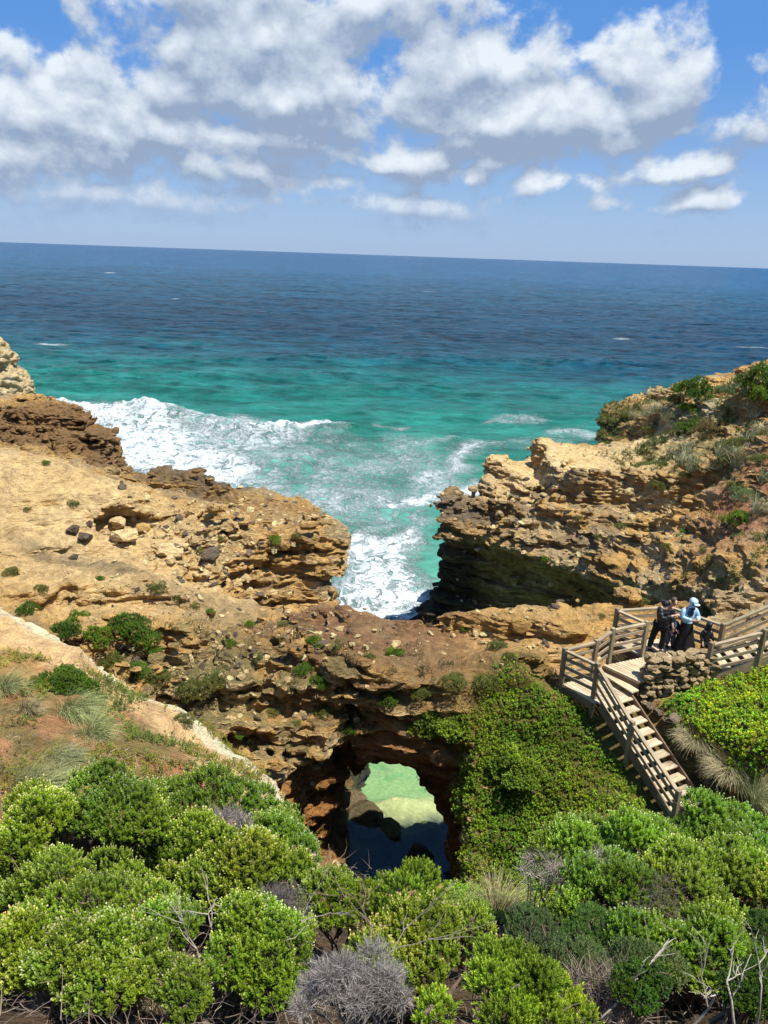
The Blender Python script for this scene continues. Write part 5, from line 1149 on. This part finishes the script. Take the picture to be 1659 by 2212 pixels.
def railing(name, label, posts, spans, nr, rz):
    """posts: {key: (top point, foot z)}; spans: pairs of post keys joined by rails set at the given drops below the post tops"""
    p0 = list(posts.values())[0][0]; org = np.array([p0[0], p0[1], list(posts.values())[0][1]]); root = empty(name, org, 0, label, 'railing')
    for k, (t, f) in posts.items():
        if f is not None: one('post', root, org, ((t[0], t[1], f), t, .125, .125, W_POST, (-S2[0], -S2[1], 0), .012, .02))
    for a, b in spans:
        ta, tb = np.array(posts[a][0], float), np.array(posts[b][0], float)
        d = tb - ta; d /= np.linalg.norm(d)
        for i in range(nr):
            off = np.array([0, 0, -rz[i]]); h = .07 if i == 0 else .10; wd = .11 if i == 0 else .04
            e = .064 / max(np.hypot(d[0], d[1]), .3)
            one('rail', root, org, (ta + off + d * e, tb + off - d * e, wd, h, W_RAIL * (1.0 if i else 1.12)))
    return root
def foot(p, extra=.35): return drop(p[0], p[1]) - extra
top = lambda zx, zy, z: q3(zx, zy, z)
pA = np.array([5.27, 19.55, 11.62]); pB = np.array([6.25, 19.92, 11.72]); pC = np.array([6.78, 20.24, 11.95]); pD = np.array([7.93, 20.78, 11.95]); pE = np.array([7.30, 21.64, 11.93]); pK = np.array([9.07, 22.02, 11.93]); pF = np.array([10.22, 20.80, 11.95])
pB2 = np.array([6.02, 18.82, 11.58]); pI = np.array([6.72, 17.52, 10.62]); pJ = np.array([7.52, 15.95, 9.72])
R4 = (.10, .34, .60, .86)
railing('railing', 'four rail timber fence on the far side of the lower landing and round the platform', {'A': (pA, 9.6), 'B': (pB, 9.9), 'C': (pC, 10.2), 'D': (pD, 10.2), 'E': (pE, 9.9), 'K': (pK, 9.9), 'F': (pF, 10.0), 'X': (pF + np.array([3.6, .35, 1.75]), None)}, [('A', 'B'), ('B', 'C'), ('C', 'D'), ('D', 'E'), ('E', 'K'), ('K', 'F'), ('F', 'X')], 4, R4)
railing('railing', 'timber handrail running down the open side of the lower stairs', {'H': (pB2, foot(pB2)), 'I': (pI, foot(pI)), 'J': (pJ, foot(pJ)), 'A': (pA, None)}, [('H', 'I'), ('I', 'J'), ('A', 'H')], 4, R4)
pG = np.array([9.42, 19.62, 11.92]); pH = np.array([10.86, 19.68, 12.36]); pL = np.array([12.6, 19.76, 13.15])
railing('railing', 'timber fence climbing right from the stone wall along the upper stairs', {'G': (pG, 10.3), 'H': (pH, foot(pH)), 'L': (pL, foot(pL))}, [('G', 'H'), ('H', 'L')], 4, (.12, .38, .64, .90))
kp = np.array(q3(1055, 1655, 9.15)); nwl = empty('newel_post', kp, 0, 'short capped timber post at the foot of the lower stairs', 'post'); one('shaft', nwl, kp, ((kp[0], kp[1], kp[2] - .9), (kp[0], kp[1], kp[2] - .04), .11, .11, W_POST * .8, (1, 0, 0))); one('cap', nwl, kp, ((kp[0], kp[1], kp[2] - .04), (kp[0], kp[1], kp[2] + .03), .15, .15, W_POST, (1, 0, 0), .012))
# upper flight to the right
ups = empty('staircase', (9.7, 20.2, DK), 0, 'timber stairs climbing out of the picture to the right of the platform', 'stairs'); O4 = np.array((9.7, 20.2, DK))
for i in range(11):
    x = 9.72 + .32 * i; z = DK + .145 * i
    w = Wood()
    for k in (0, 1): w.bar((x + .155 * k, 19.72, z), (x + .155 * k, 20.74, z), .15, .042, W_DECK)
    w.build('tread', ups, O4)
for yy in (19.68, 20.78): one('stringer', ups, O4, ((9.6, yy, DK - .12), (13.3, yy, DK - .12 + .145 * 11.5), .05, .3, W_POST * 1.3))

# ------------------------------------------------------------------ dry stone wall
def stone_wall():
    rng = np.random.default_rng(310); A0 = np.array([7.60, 19.36]); B0 = np.array([9.42, 19.76]); d = (B0 - A0) / np.linalg.norm(B0 - A0); n = np.array([d[1], -d[0]]); Lw = np.linalg.norm(B0 - A0); bag = Bag(); top = Bag()
    z = 9.55; row = 0
    while z < 11.46:
        h = rng.uniform(.13, .20); ledge = max(0, 11.6 - z) * .06
        for dep in (0, 1):
            t = -.02 - .10 * max(0, 11.5 - z) + rng.uniform(-.1, .05)
            while t < Lw + .02:
                L = rng.uniform(.16, .44) if z < 11.2 else rng.uniform(.24, .46); V = stone_shape(I2, rng, 1.0, .5) * np.array([L * .56, .19, h * .60])
                an = math.atan2(d[1], d[0]) + rng.normal() * .18; c, s = math.cos(an), math.sin(an); tilt = rng.normal() * .14
                V[:, 2] += V[:, 0] * tilt; V = np.stack([V[:, 0] * c - V[:, 1] * s, V[:, 0] * s + V[:, 1] * c, V[:, 2]], 1)
                p = A0 + d * (t + L / 2) + n * (ledge + .10 - .26 * dep + rng.normal() * .035); V += np.array([p[0], p[1], z + h / 2 + rng.normal() * .012])
                base = (C_PALE * .55 + np.array([.20, .17, .13]) * .6) * rng.uniform(.75, 1.2) * (1 if z > 10.3 else 1.05); base = base * np.array([1, .97, .92])
                (top if z > 11.24 else bag).add(V, T2, base[None] * (1 + .18 * fbm(V[:, 0] * 6, V[:, 1] * 6, V[:, 2] * 6, 2))[:, None]); t += L * 1.0
        z += h * .97; row += 1
    root = empty('stone_wall', (A0[0], A0[1], 9.6), 0, 'dry stone wall of knobbly limestone in front of the platform', 'wall'); org = np.array((A0[0], A0[1], 9.6))
    for b, nm in ((bag, 'stonework'), (top, 'coping')):
        o = mesh_obj(nm, np.concatenate(b.V) - org, np.concatenate(b.Q), ROCK, parent=root, smooth=False, col=np.clip(np.concatenate(b.C), .02, .7))
    V0, Q0 = [], []
stone_wall()
# stones of the old wall following the stairs down the bank
for i, (px, py, w, c) in enumerate([(1405, 1530, 22, 1.6), (1422, 1545, 24, 1.5), (1440, 1562, 26, 1.3), (1462, 1560, 34, 1.9), (1470, 1585, 26, 1.4), (1490, 1605, 26, 1.3), (1455, 1600, 20, 1.5), (1515, 1640, 24, 1.5), (1535, 1700, 34, 1.2), (1550, 1725, 30, 1.2)]):
    boulder(px, py, w, 'rough grey brown stone half sunk in the bank beside the stairs', 330 + i, .65, C_CRUST * c * 1.25, group='stones along the bank')

# ------------------------------------------------------------------ people
def cloth(name, base, rough=.8, scale=8.0, quilt=0.0):
    m, nb, p, out = material(name); k = nb.ramp(nb.noise(nb.obj(), scale, 4, .6), .3, .7, .7, 1.3, False); nb.l.new(nb.mix(1.0, base, nb.comb(k, k, k), 'MULTIPLY'), p.inputs['Base Color']); p.inputs['Roughness'].default_value = rough; p.inputs['Specular IOR Level'].default_value = .25
    h = nb.noise(nb.obj(), 9, 4, .6)
    if quilt:
        x, y, z = nb.sep(nb.obj()); wv = nb.math('SINE', nb.add(nb.mul(z, quilt), nb.mul(nb.noise(nb.obj(), 4, 2), 2.5))); h = nb.add(nb.mul(h, .3), nb.mul(nb.math('ABSOLUTE', wv), .45))
    nb.l.new(nb.bump(h, .8, .03), p.inputs['Normal']); return m
SKIN = cloth('skin', (.52, .30, .22), .55, 14); BLACKP = cloth('black_puffer', (.014, .015, .018), .5, 8, 30.0); BLACKC = cloth('black_cloth', (.012, .012, .014), .85); BLUE = cloth('pale_blue_cloth', (.34, .55, .70), .7, 6); DENIM = cloth('denim', (.05, .075, .12), .85); HAIR = cloth('dark_hair', (.075, .058, .046), .6, 30); NAVY = cloth('dark_blue_scarf', (.025, .06, .11), .85); SHOE = cloth('dark_shoes', (.02, .018, .016), .5); PALEB = cloth('pale_blue_cap', (.48, .66, .76), .7); GLASS = cloth('dark_glasses', (.015, .012, .012), .2)
_tmp = []
def skin(name, J, E, mat, parent, sub=2, extra=None):
    """one continuous surface grown round a skeleton: J {joint: (x, y, z, radius or (rx, ry))}, E edges, first joint is the root"""
    keys = list(J); me = bpy.data.meshes.new(name); me.from_pydata([J[k][:3] for k in keys], [(keys.index(a), keys.index(b)) for a, b in E], [])
    o = bpy.data.objects.new(name, me); COL.objects.link(o); md = o.modifiers.new('skin', 'SKIN'); md.use_smooth_shade = True; md.branch_smoothing = .6
    if not me.skin_vertices: me.skin_vertices.new() if hasattr(me.skin_vertices, 'new') else None
    for i, k in enumerate(keys):
        r = J[k][3]; sv = me.skin_vertices[0].data[i]; sv.radius = r if isinstance(r, tuple) else (r, r); sv.use_root = (i == 0)
    ss = o.modifiers.new('sub', 'SUBSURF'); ss.levels = sub; ss.render_levels = sub
    bpy.context.view_layer.update(); dg = bpy.context.evaluated_depsgraph_get(); nm = bpy.data.meshes.new_from_object(o.evaluated_get(dg)); nm.name = name
    bpy.data.objects.remove(o); bpy.data.meshes.remove(me); nm.materials.clear(); nm.materials.append(mat)
    for p in nm.polygons: p.use_smooth = True
    r = bpy.data.objects.new(name, nm); COL.objects.link(r); r.parent = parent; return r
def blob_mesh(name, parts, mat, parent):
    """rounded pieces merged into one mesh: (centre, radii, cut) with optional (normal, limit) flattening"""
    bag = Bag()
    for c, r, *cut in parts:
        V = I3 * np.array(r)
        for nrm, lim in cut: nrm = np.array(nrm, float) / np.linalg.norm(nrm); k = V @ nrm; V = V - np.maximum(k - lim, 0)[:, None] * nrm
        bag.add(V + np.array(c), T3, np.ones(3) * .5)
    o = mesh_obj(name, np.concatenate(bag.V), np.concatenate(bag.Q), mat, parent=parent, smooth=True); return o
def fingers(w, d, s, J, E, pre, bend=(0, 0, -.5)):
    """a palm with four unequal fingers and a thumb, curled"""
    w = np.array(w, float); d = np.array(d, float); d /= np.linalg.norm(d); b = np.array(bend, float); sd = np.cross(d, b); sd /= np.linalg.norm(sd); palm = w + d * .07 * s
    J[pre + 'p'] = (*palm, .028 * s)
    for i, (o, L) in enumerate(((-.03, .055), (-.01, .068), (.01, .063), (.03, .048))):
        k = palm + sd * o * s + d * .025 * s; m = k + (d + b * .5) * L * .55 * s; t = m + (d * .5 + b) * L * .5 * s; a = pre + 'f%d' % i
        J[a + 'a'] = (*k, .010 * s); J[a + 'b'] = (*m, .0095 * s); J[a + 'c'] = (*t, .008 * s); E += [(pre + 'p', a + 'a'), (a + 'a', a + 'b'), (a + 'b', a + 'c')]
    t0 = w + d * .035 * s - sd * .035 * s; t1 = t0 + (d * .6 - sd * .5 + b * .4) * .05 * s; J[pre + 't0'] = (*t0, .012 * s); J[pre + 't1'] = (*t1, .010 * s); E += [(pre + 'p', pre + 't0'), (pre + 't0', pre + 't1')]
def head(J, E, neck, c, s, fdir):
    """skull, jaw, nose and ears as joints of the body skeleton"""
    c = np.array(c, float); f = np.array(fdir, float); f /= np.linalg.norm(f); up = np.array([0, 0, 1.0]); up = up - f * (up @ f); up /= np.linalg.norm(up); sd = np.cross(f, up)
    J['hd0'] = (*(c - up * .05 * s), (.070 * s, .078 * s)); J['hd1'] = (*(c + up * .03 * s), (.078 * s, .088 * s)); J['hd2'] = (*(c + up * .085 * s - f * .01 * s), (.055 * s, .062 * s)); J['chin'] = (*(c - up * .095 * s + f * .045 * s), .035 * s); J['nose'] = (*(c + f * .095 * s - up * .015 * s), .012 * s)
    E += [(neck, 'hd0'), ('hd0', 'hd1'), ('hd1', 'hd2'), ('hd0', 'chin'), ('hd0', 'nose')]
    for g in (-1, 1): J['ear%d' % g] = (*(c + sd * g * .082 * s - f * .01 * s), .016 * s); E.append(('hd1', 'ear%d' % g))
    return f, up, sd, c
def at_deck(zx, zy): return np.array(q3(zx, zy, DK + .002))

def man():
    p = at_deck(876, 566); root = empty('person', p, 0, 'man in a black puffer jacket and black trousers, leaning forward with one hand raised', 'person')
    J = {'pel': (0, 0, .90, .12), 'waist': (.02, 0, 1.08, .13), 'chest': (.05, -.02, 1.30, (.15, .13)), 'neck': (.12, -.06, 1.475, .055)}; E = [('pel', 'waist'), ('waist', 'chest'), ('chest', 'neck')]
    J.update({'hl': (-.09, .05, .86, .095), 'kl': (-.16, .06, .48, .065), 'al': (-.24, .04, .09, .045), 'tl': (-.12, -.08, .045, .04), 'hr': (.08, -.03, .86, .095), 'kr': (.09, -.07, .48, .065), 'ar': (.06, -.02, .09, .045), 'tr': (.17, -.12, .045, .04)}); E += [('pel', 'hl'), ('hl', 'kl'), ('kl', 'al'), ('al', 'tl'), ('pel', 'hr'), ('hr', 'kr'), ('kr', 'ar'), ('ar', 'tr')]
    J.update({'sl': (-.12, -.06, 1.40, .07), 'el': (-.10, -.25, 1.14, .05), 'wl': (.16, -.27, 1.25, .034), 'sr': (.22, .02, 1.38, .07), 'er': (.25, .06, 1.10, .05), 'wr': (.27, -.06, .88, .034)}); E += [('chest', 'sl'), ('sl', 'el'), ('el', 'wl'), ('chest', 'sr'), ('sr', 'er'), ('er', 'wr')]
    f, up, sd, c = head(J, E, 'neck', (.21, -.10, 1.59), 1.0, (.82, -.45, -.38)); fingers((.19, -.275, 1.265), (.9, 0, .3), 1.0, J, E, 'L', (.2, .2, -.6)); fingers((.275, -.085, .845), (.1, -.3, -1), 1.0, J, E, 'R', (-.4, -.3, -.2)); E += [('wl', 'Lp'), ('wr', 'Rp')]
    skin('body', J, E, SKIN, root)
    T = {'pel': (0, 0, .89, .155), 'hl': (-.09, .05, .80, .12), 'kl': (-.16, .06, .48, .092), 'al': (-.235, .04, .10, .072), 'hr': (.08, -.03, .80, .12), 'kr': (.09, -.07, .48, .092), 'ar': (.06, -.02, .10, .072)}
    skin('trousers', T, [('pel', 'hl'), ('hl', 'kl'), ('kl', 'al'), ('pel', 'hr'), ('hr', 'kr'), ('kr', 'ar')], BLACKC, root)
    K = {'w': (.02, 0, 1.05, (.235, .20)), 'hem': (0, 0, .80, (.225, .19)), 'ch': (.05, -.02, 1.28, (.24, .205)), 'nk': (.10, -.05, 1.45, .105), 'sl': (-.13, -.06, 1.37, .115), 'el': (-.12, -.26, 1.13, .09), 'wl': (.13, -.27, 1.24, .062), 'sr': (.22, .02, 1.35, .11), 'er': (.255, .06, 1.10, .088), 'wr': (.27, -.04, .92, .062)}
    skin('puffer_jacket', K, [('w', 'hem'), ('w', 'ch'), ('ch', 'nk'), ('ch', 'sl'), ('sl', 'el'), ('el', 'wl'), ('ch', 'sr'), ('sr', 'er'), ('er', 'wr')], BLACKP, root)
    blob_mesh('jacket_hood', [((.02, .0, 1.50), (.12, .12, .09))], BLACKP, root)
    blob_mesh('hair', [(c + up * .05 - f * .03, (.092, .092, .085), ((f), .03))], HAIR, root)
    for g in (-1, 1): blob_mesh('shoe', [((-.19, -.03, .05) if g < 0 else (.11, -.08, .05), (.11, .07, .05), ((0, 0, -1), .048))], SHOE, root)
    gl = Wood(); a = c + f * .085 + up * .02; gl.bar(a - sd * .07, a + sd * .07, .012, .035, W_DARK); g = gl.build('spectacles', root); g.data.materials.clear(); g.data.materials.append(GLASS); return root
man().scale = (1.1, 1.1, 1.08)
def woman():
    p = at_deck(1052, 560); root = empty('person', p, 0, 'woman in pale blue jacket and cap with long black skirt, looking at her phone', 'person')
    J = {'pel': (0, 0, .92, .12), 'waist': (.0, 0, 1.08, .105), 'chest': (.01, -.01, 1.28, (.13, .11)), 'neck': (.03, -.03, 1.43, .048)}; E = [('pel', 'waist'), ('waist', 'chest'), ('chest', 'neck')]
    J.update({'hl': (-.08, 0, .86, .09), 'kl': (-.08, -.04, .48, .06), 'al': (-.09, 0, .09, .042), 'tl': (-.09, -.13, .045, .035), 'hr': (.08, 0, .86, .09), 'kr': (.10, -.05, .48, .06), 'ar': (.10, 0, .09, .042), 'tr': (.12, -.13, .045, .035)}); E += [('pel', 'hl'), ('hl', 'kl'), ('kl', 'al'), ('al', 'tl'), ('pel', 'hr'), ('hr', 'kr'), ('kr', 'ar'), ('ar', 'tr')]
    J.update({'sl': (-.15, -.02, 1.36, .06), 'el': (-.20, -.10, 1.10, .045), 'wl': (.05, -.27, 1.09, .03), 'sr': (.17, 0, 1.36, .06), 'er': (.25, -.06, 1.10, .045), 'wr': (.18, -.28, 1.10, .03)}); E += [('chest', 'sl'), ('sl', 'el'), ('el', 'wl'), ('chest', 'sr'), ('sr', 'er'), ('er', 'wr')]
    f, up, sd, c = head(J, E, 'neck', (.06, -.06, 1.55), .95, (.35, -.85, -.40)); fingers((.075, -.30, 1.10), (.8, -.5, .1), .9, J, E, 'L', (.1, .1, .5)); fingers((.165, -.31, 1.11), (-.7, -.6, .1), .9, J, E, 'R', (0, .1, .5)); E += [('wl', 'Lp'), ('wr', 'Rp')]
    skin('body', J, E, SKIN, root)
    K = {'w': (.0, 0, 1.04, (.185, .155)), 'hem': (0, 0, .82, (.21, .17)), 'ch': (.01, -.01, 1.26, (.195, .16)), 'nk': (.03, -.02, 1.41, .085), 'sl': (-.16, -.02, 1.33, .095), 'el': (-.21, -.10, 1.10, .075), 'wl': (.02, -.255, 1.09, .052), 'sr': (.18, 0, 1.33, .095), 'er': (.26, -.06, 1.10, .075), 'wr': (.20, -.26, 1.10, .052)}
    skin('jacket', K, [('w', 'hem'), ('w', 'ch'), ('ch', 'nk'), ('ch', 'sl'), ('sl', 'el'), ('el', 'wl'), ('ch', 'sr'), ('sr', 'er'), ('er', 'wr')], BLUE, root)
    n = 40; rows = 12; V = []; Q = []
    for r in range(rows):
        t = r / (rows - 1); z = .93 - .91 * t
        for k in range(n): a = 2 * math.pi * k / n; fold = 1 + .09 * t * math.sin(a * 7 + 1.5 * t) + .04 * t * math.sin(a * 13); V.append(((.16 + .15 * t) * fold * math.cos(a) + .05 * t, (.14 + .10 * t) * fold * math.sin(a), z))
    for r in range(rows - 1):
        for k in range(n): Q.append([r * n + k, (r + 1) * n + k, (r + 1) * n + (k + 1) % n, r * n + (k + 1) % n])
    mesh_obj('skirt', np.array(V), np.array(Q), BLACKC, parent=root)
    blob_mesh('headscarf', [(c + up * .02 - f * .02, (.112, .112, .125), (f, .055)), ((.035, -.05, 1.40), (.105, .10, .10))], PALEB, root)
    blob_mesh('scarf', [((.0, -.14, 1.27), (.085, .05, .13)), ((.03, -.10, 1.38), (.09, .075, .06))], NAVY, root)
    cap = blob_mesh('cap', [(c + up * .055 - f * .005, (.112, .112, .085), (-up, .01))], PALEB, root)
    blob_mesh('peak', [(c + up * .055 + f * .125, (.085, .085, .016))], PALEB, cap)
    g = Wood(); a = c + f * .085 + up * .012; g.bar(a - sd * .075, a + sd * .075, .014, .042, W_DARK); o = g.build('sunglasses', root); o.data.materials.clear(); o.data.materials.append(GLASS)
    for g_ in (-1, 1): blob_mesh('shoe', [((.0 + .10 * g_, -.12, .04), (.055, .10, .045), ((0, 0, -1), .038))], SHOE, root)
    root.scale = (1.06, 1.06, 1.06)
    ph = empty('phone', p + np.array([.127, -.385, 1.195]), 0, 'dark phone held in both hands by the woman in pale blue', 'phone'); w = Wood(); w.bar((-.035, -.01, .0), (.04, -.035, .02), .075, .010, W_DARK); o = w.build('phone_case', ph); o.data.materials.clear(); o.data.materials.append(GLASS)
    w = Wood(); w.bar((-.030, -.012, .007), (.035, -.034, .0235), .066, .004, W_DARK, (0, 0, 1), .001); o = w.build('screen', ph); o.data.materials.clear(); o.data.materials.append(cloth('phone_screen', (.03, .035, .05), .15))
woman()
def child(p, s, label, fdir, arms, hooded, lower):
    root = empty('person', p, 0, label, 'person'); S = lambda v: tuple(x * s for x in v[:3]) + ((v[3] * s,) if not isinstance(v[3], tuple) else (tuple(x * s for x in v[3]),))
    J = {'pel': (0, 0, .50, .085), 'chest': (0, 0, .74, (.105, .09)), 'neck': (.01, -.01, .855, .042), 'hl': (-.06, 0, .46, .068), 'kl': (-.07, -.02, .26, .048), 'al': (-.07, 0, .06, .034), 'tl': (-.07, -.09, .035, .03), 'hr': (.06, 0, .46, .068), 'kr': (.07, -.03, .26, .048), 'ar': (.07, 0, .06, .034), 'tr': (.08, -.09, .035, .03), 'sl': (-.10, 0, .80, .046), 'sr': (.10, 0, .80, .046)}
    J.update({'el': (*arms[0], .036), 'wl': (*arms[1], .026), 'er': (*arms[2], .036), 'wr': (*arms[3], .026)}); E = [('pel', 'chest'), ('chest', 'neck'), ('pel', 'hl'), ('hl', 'kl'), ('kl', 'al'), ('al', 'tl'), ('pel', 'hr'), ('hr', 'kr'), ('kr', 'ar'), ('ar', 'tr'), ('chest', 'sl'), ('sl', 'el'), ('el', 'wl'), ('chest', 'sr'), ('sr', 'er'), ('er', 'wr')]
    f, up, sd, c = head(J, E, 'neck', (.02 + .03 * fdir[0], -.02 + .03 * fdir[1], .965), .88, fdir)
    for nm, a, b in (('L', arms[0], arms[1]), ('R', arms[2], arms[3])):
        d = np.array(b) - np.array(a); fingers(np.array(b) + d / np.linalg.norm(d) * .02, d, .72, J, E, nm, (0, .1, -.5)); E.append(('w' + nm.lower(), nm + 'p'))
    J = {k: S(v) for k, v in J.items()}; skin('body', J, E, SKIN, root)
    K = {'w': (0, 0, .60, (.135, .115)), 'hem': (0, 0, .46, (.135, .115)), 'ch': (0, 0, .73, (.14, .12)), 'nk': (.01, -.01, .84, .075), 'sl': (-.11, 0, .785, .072), 'el': (*arms[0], .06), 'wl': (*arms[1], .042), 'sr': (.11, 0, .785, .072), 'er': (*arms[2], .06), 'wr': (*arms[3], .042)}
    skin('jacket', {k: S(v) for k, v in K.items()}, [('w', 'hem'), ('w', 'ch'), ('ch', 'nk'), ('ch', 'sl'), ('sl', 'el'), ('el', 'wl'), ('ch', 'sr'), ('sr', 'er'), ('er', 'wr')], BLACKP, root)
    T = {'pel': (0, 0, .47, .105), 'hl': (-.06, 0, .42, .082), 'kl': (-.07, -.02, .26, .066), 'al': (-.07, 0, .07, .052), 'hr': (.06, 0, .42, .082), 'kr': (.07, -.03, .26, .066), 'ar': (.07, 0, .07, .052)}
    skin('trousers', {k: S(v) for k, v in T.items()}, [('pel', 'hl'), ('hl', 'kl'), ('kl', 'al'), ('pel', 'hr'), ('hr', 'kr'), ('kr', 'ar')], lower, root)
    c = np.array(c) * s
    if hooded: blob_mesh('hood', [(c + up * .015 * s - f * .025 * s, np.array((.108, .108, .128)) * s, (f, .06 * s)), (np.array((.01, .01, .84)) * s, np.array((.11, .10, .07)) * s)], BLACKP, root)
    else: blob_mesh('hair', [(c + up * .035 * s - f * .02 * s, np.array((.09, .09, .088)) * s, (f, .035 * s))], HAIR, root); blob_mesh('shirt', [(np.array((.03, -.11, .74)) * s, np.array((.045, .03, .11)) * s)], BLUE, root)
    for g in (-1, 1): blob_mesh('shoe', [(np.array((.072 * g, -.06, .04)) * s, np.array((.045, .085, .04)) * s, ((0, 0, -1), .038 * s))], SHOE, root)
child(at_deck(958, 535), 1.12, 'child in a dark jacket and jeans standing between the two adults', (.25, -.9, -.25), ((-.15, -.03, .62), (-.10, -.16, .56), (.15, -.04, .62), (.10, -.19, .60)), False, DENIM)
child(at_deck(1200, 590), 1.02, 'small child in a black hooded jacket facing right at the end of the stone wall', (.9, -.3, -.2), ((-.15, .0, .62), (-.13, -.10, .48), (.15, -.02, .62), (.20, -.12, .52)), True, BLACKC)
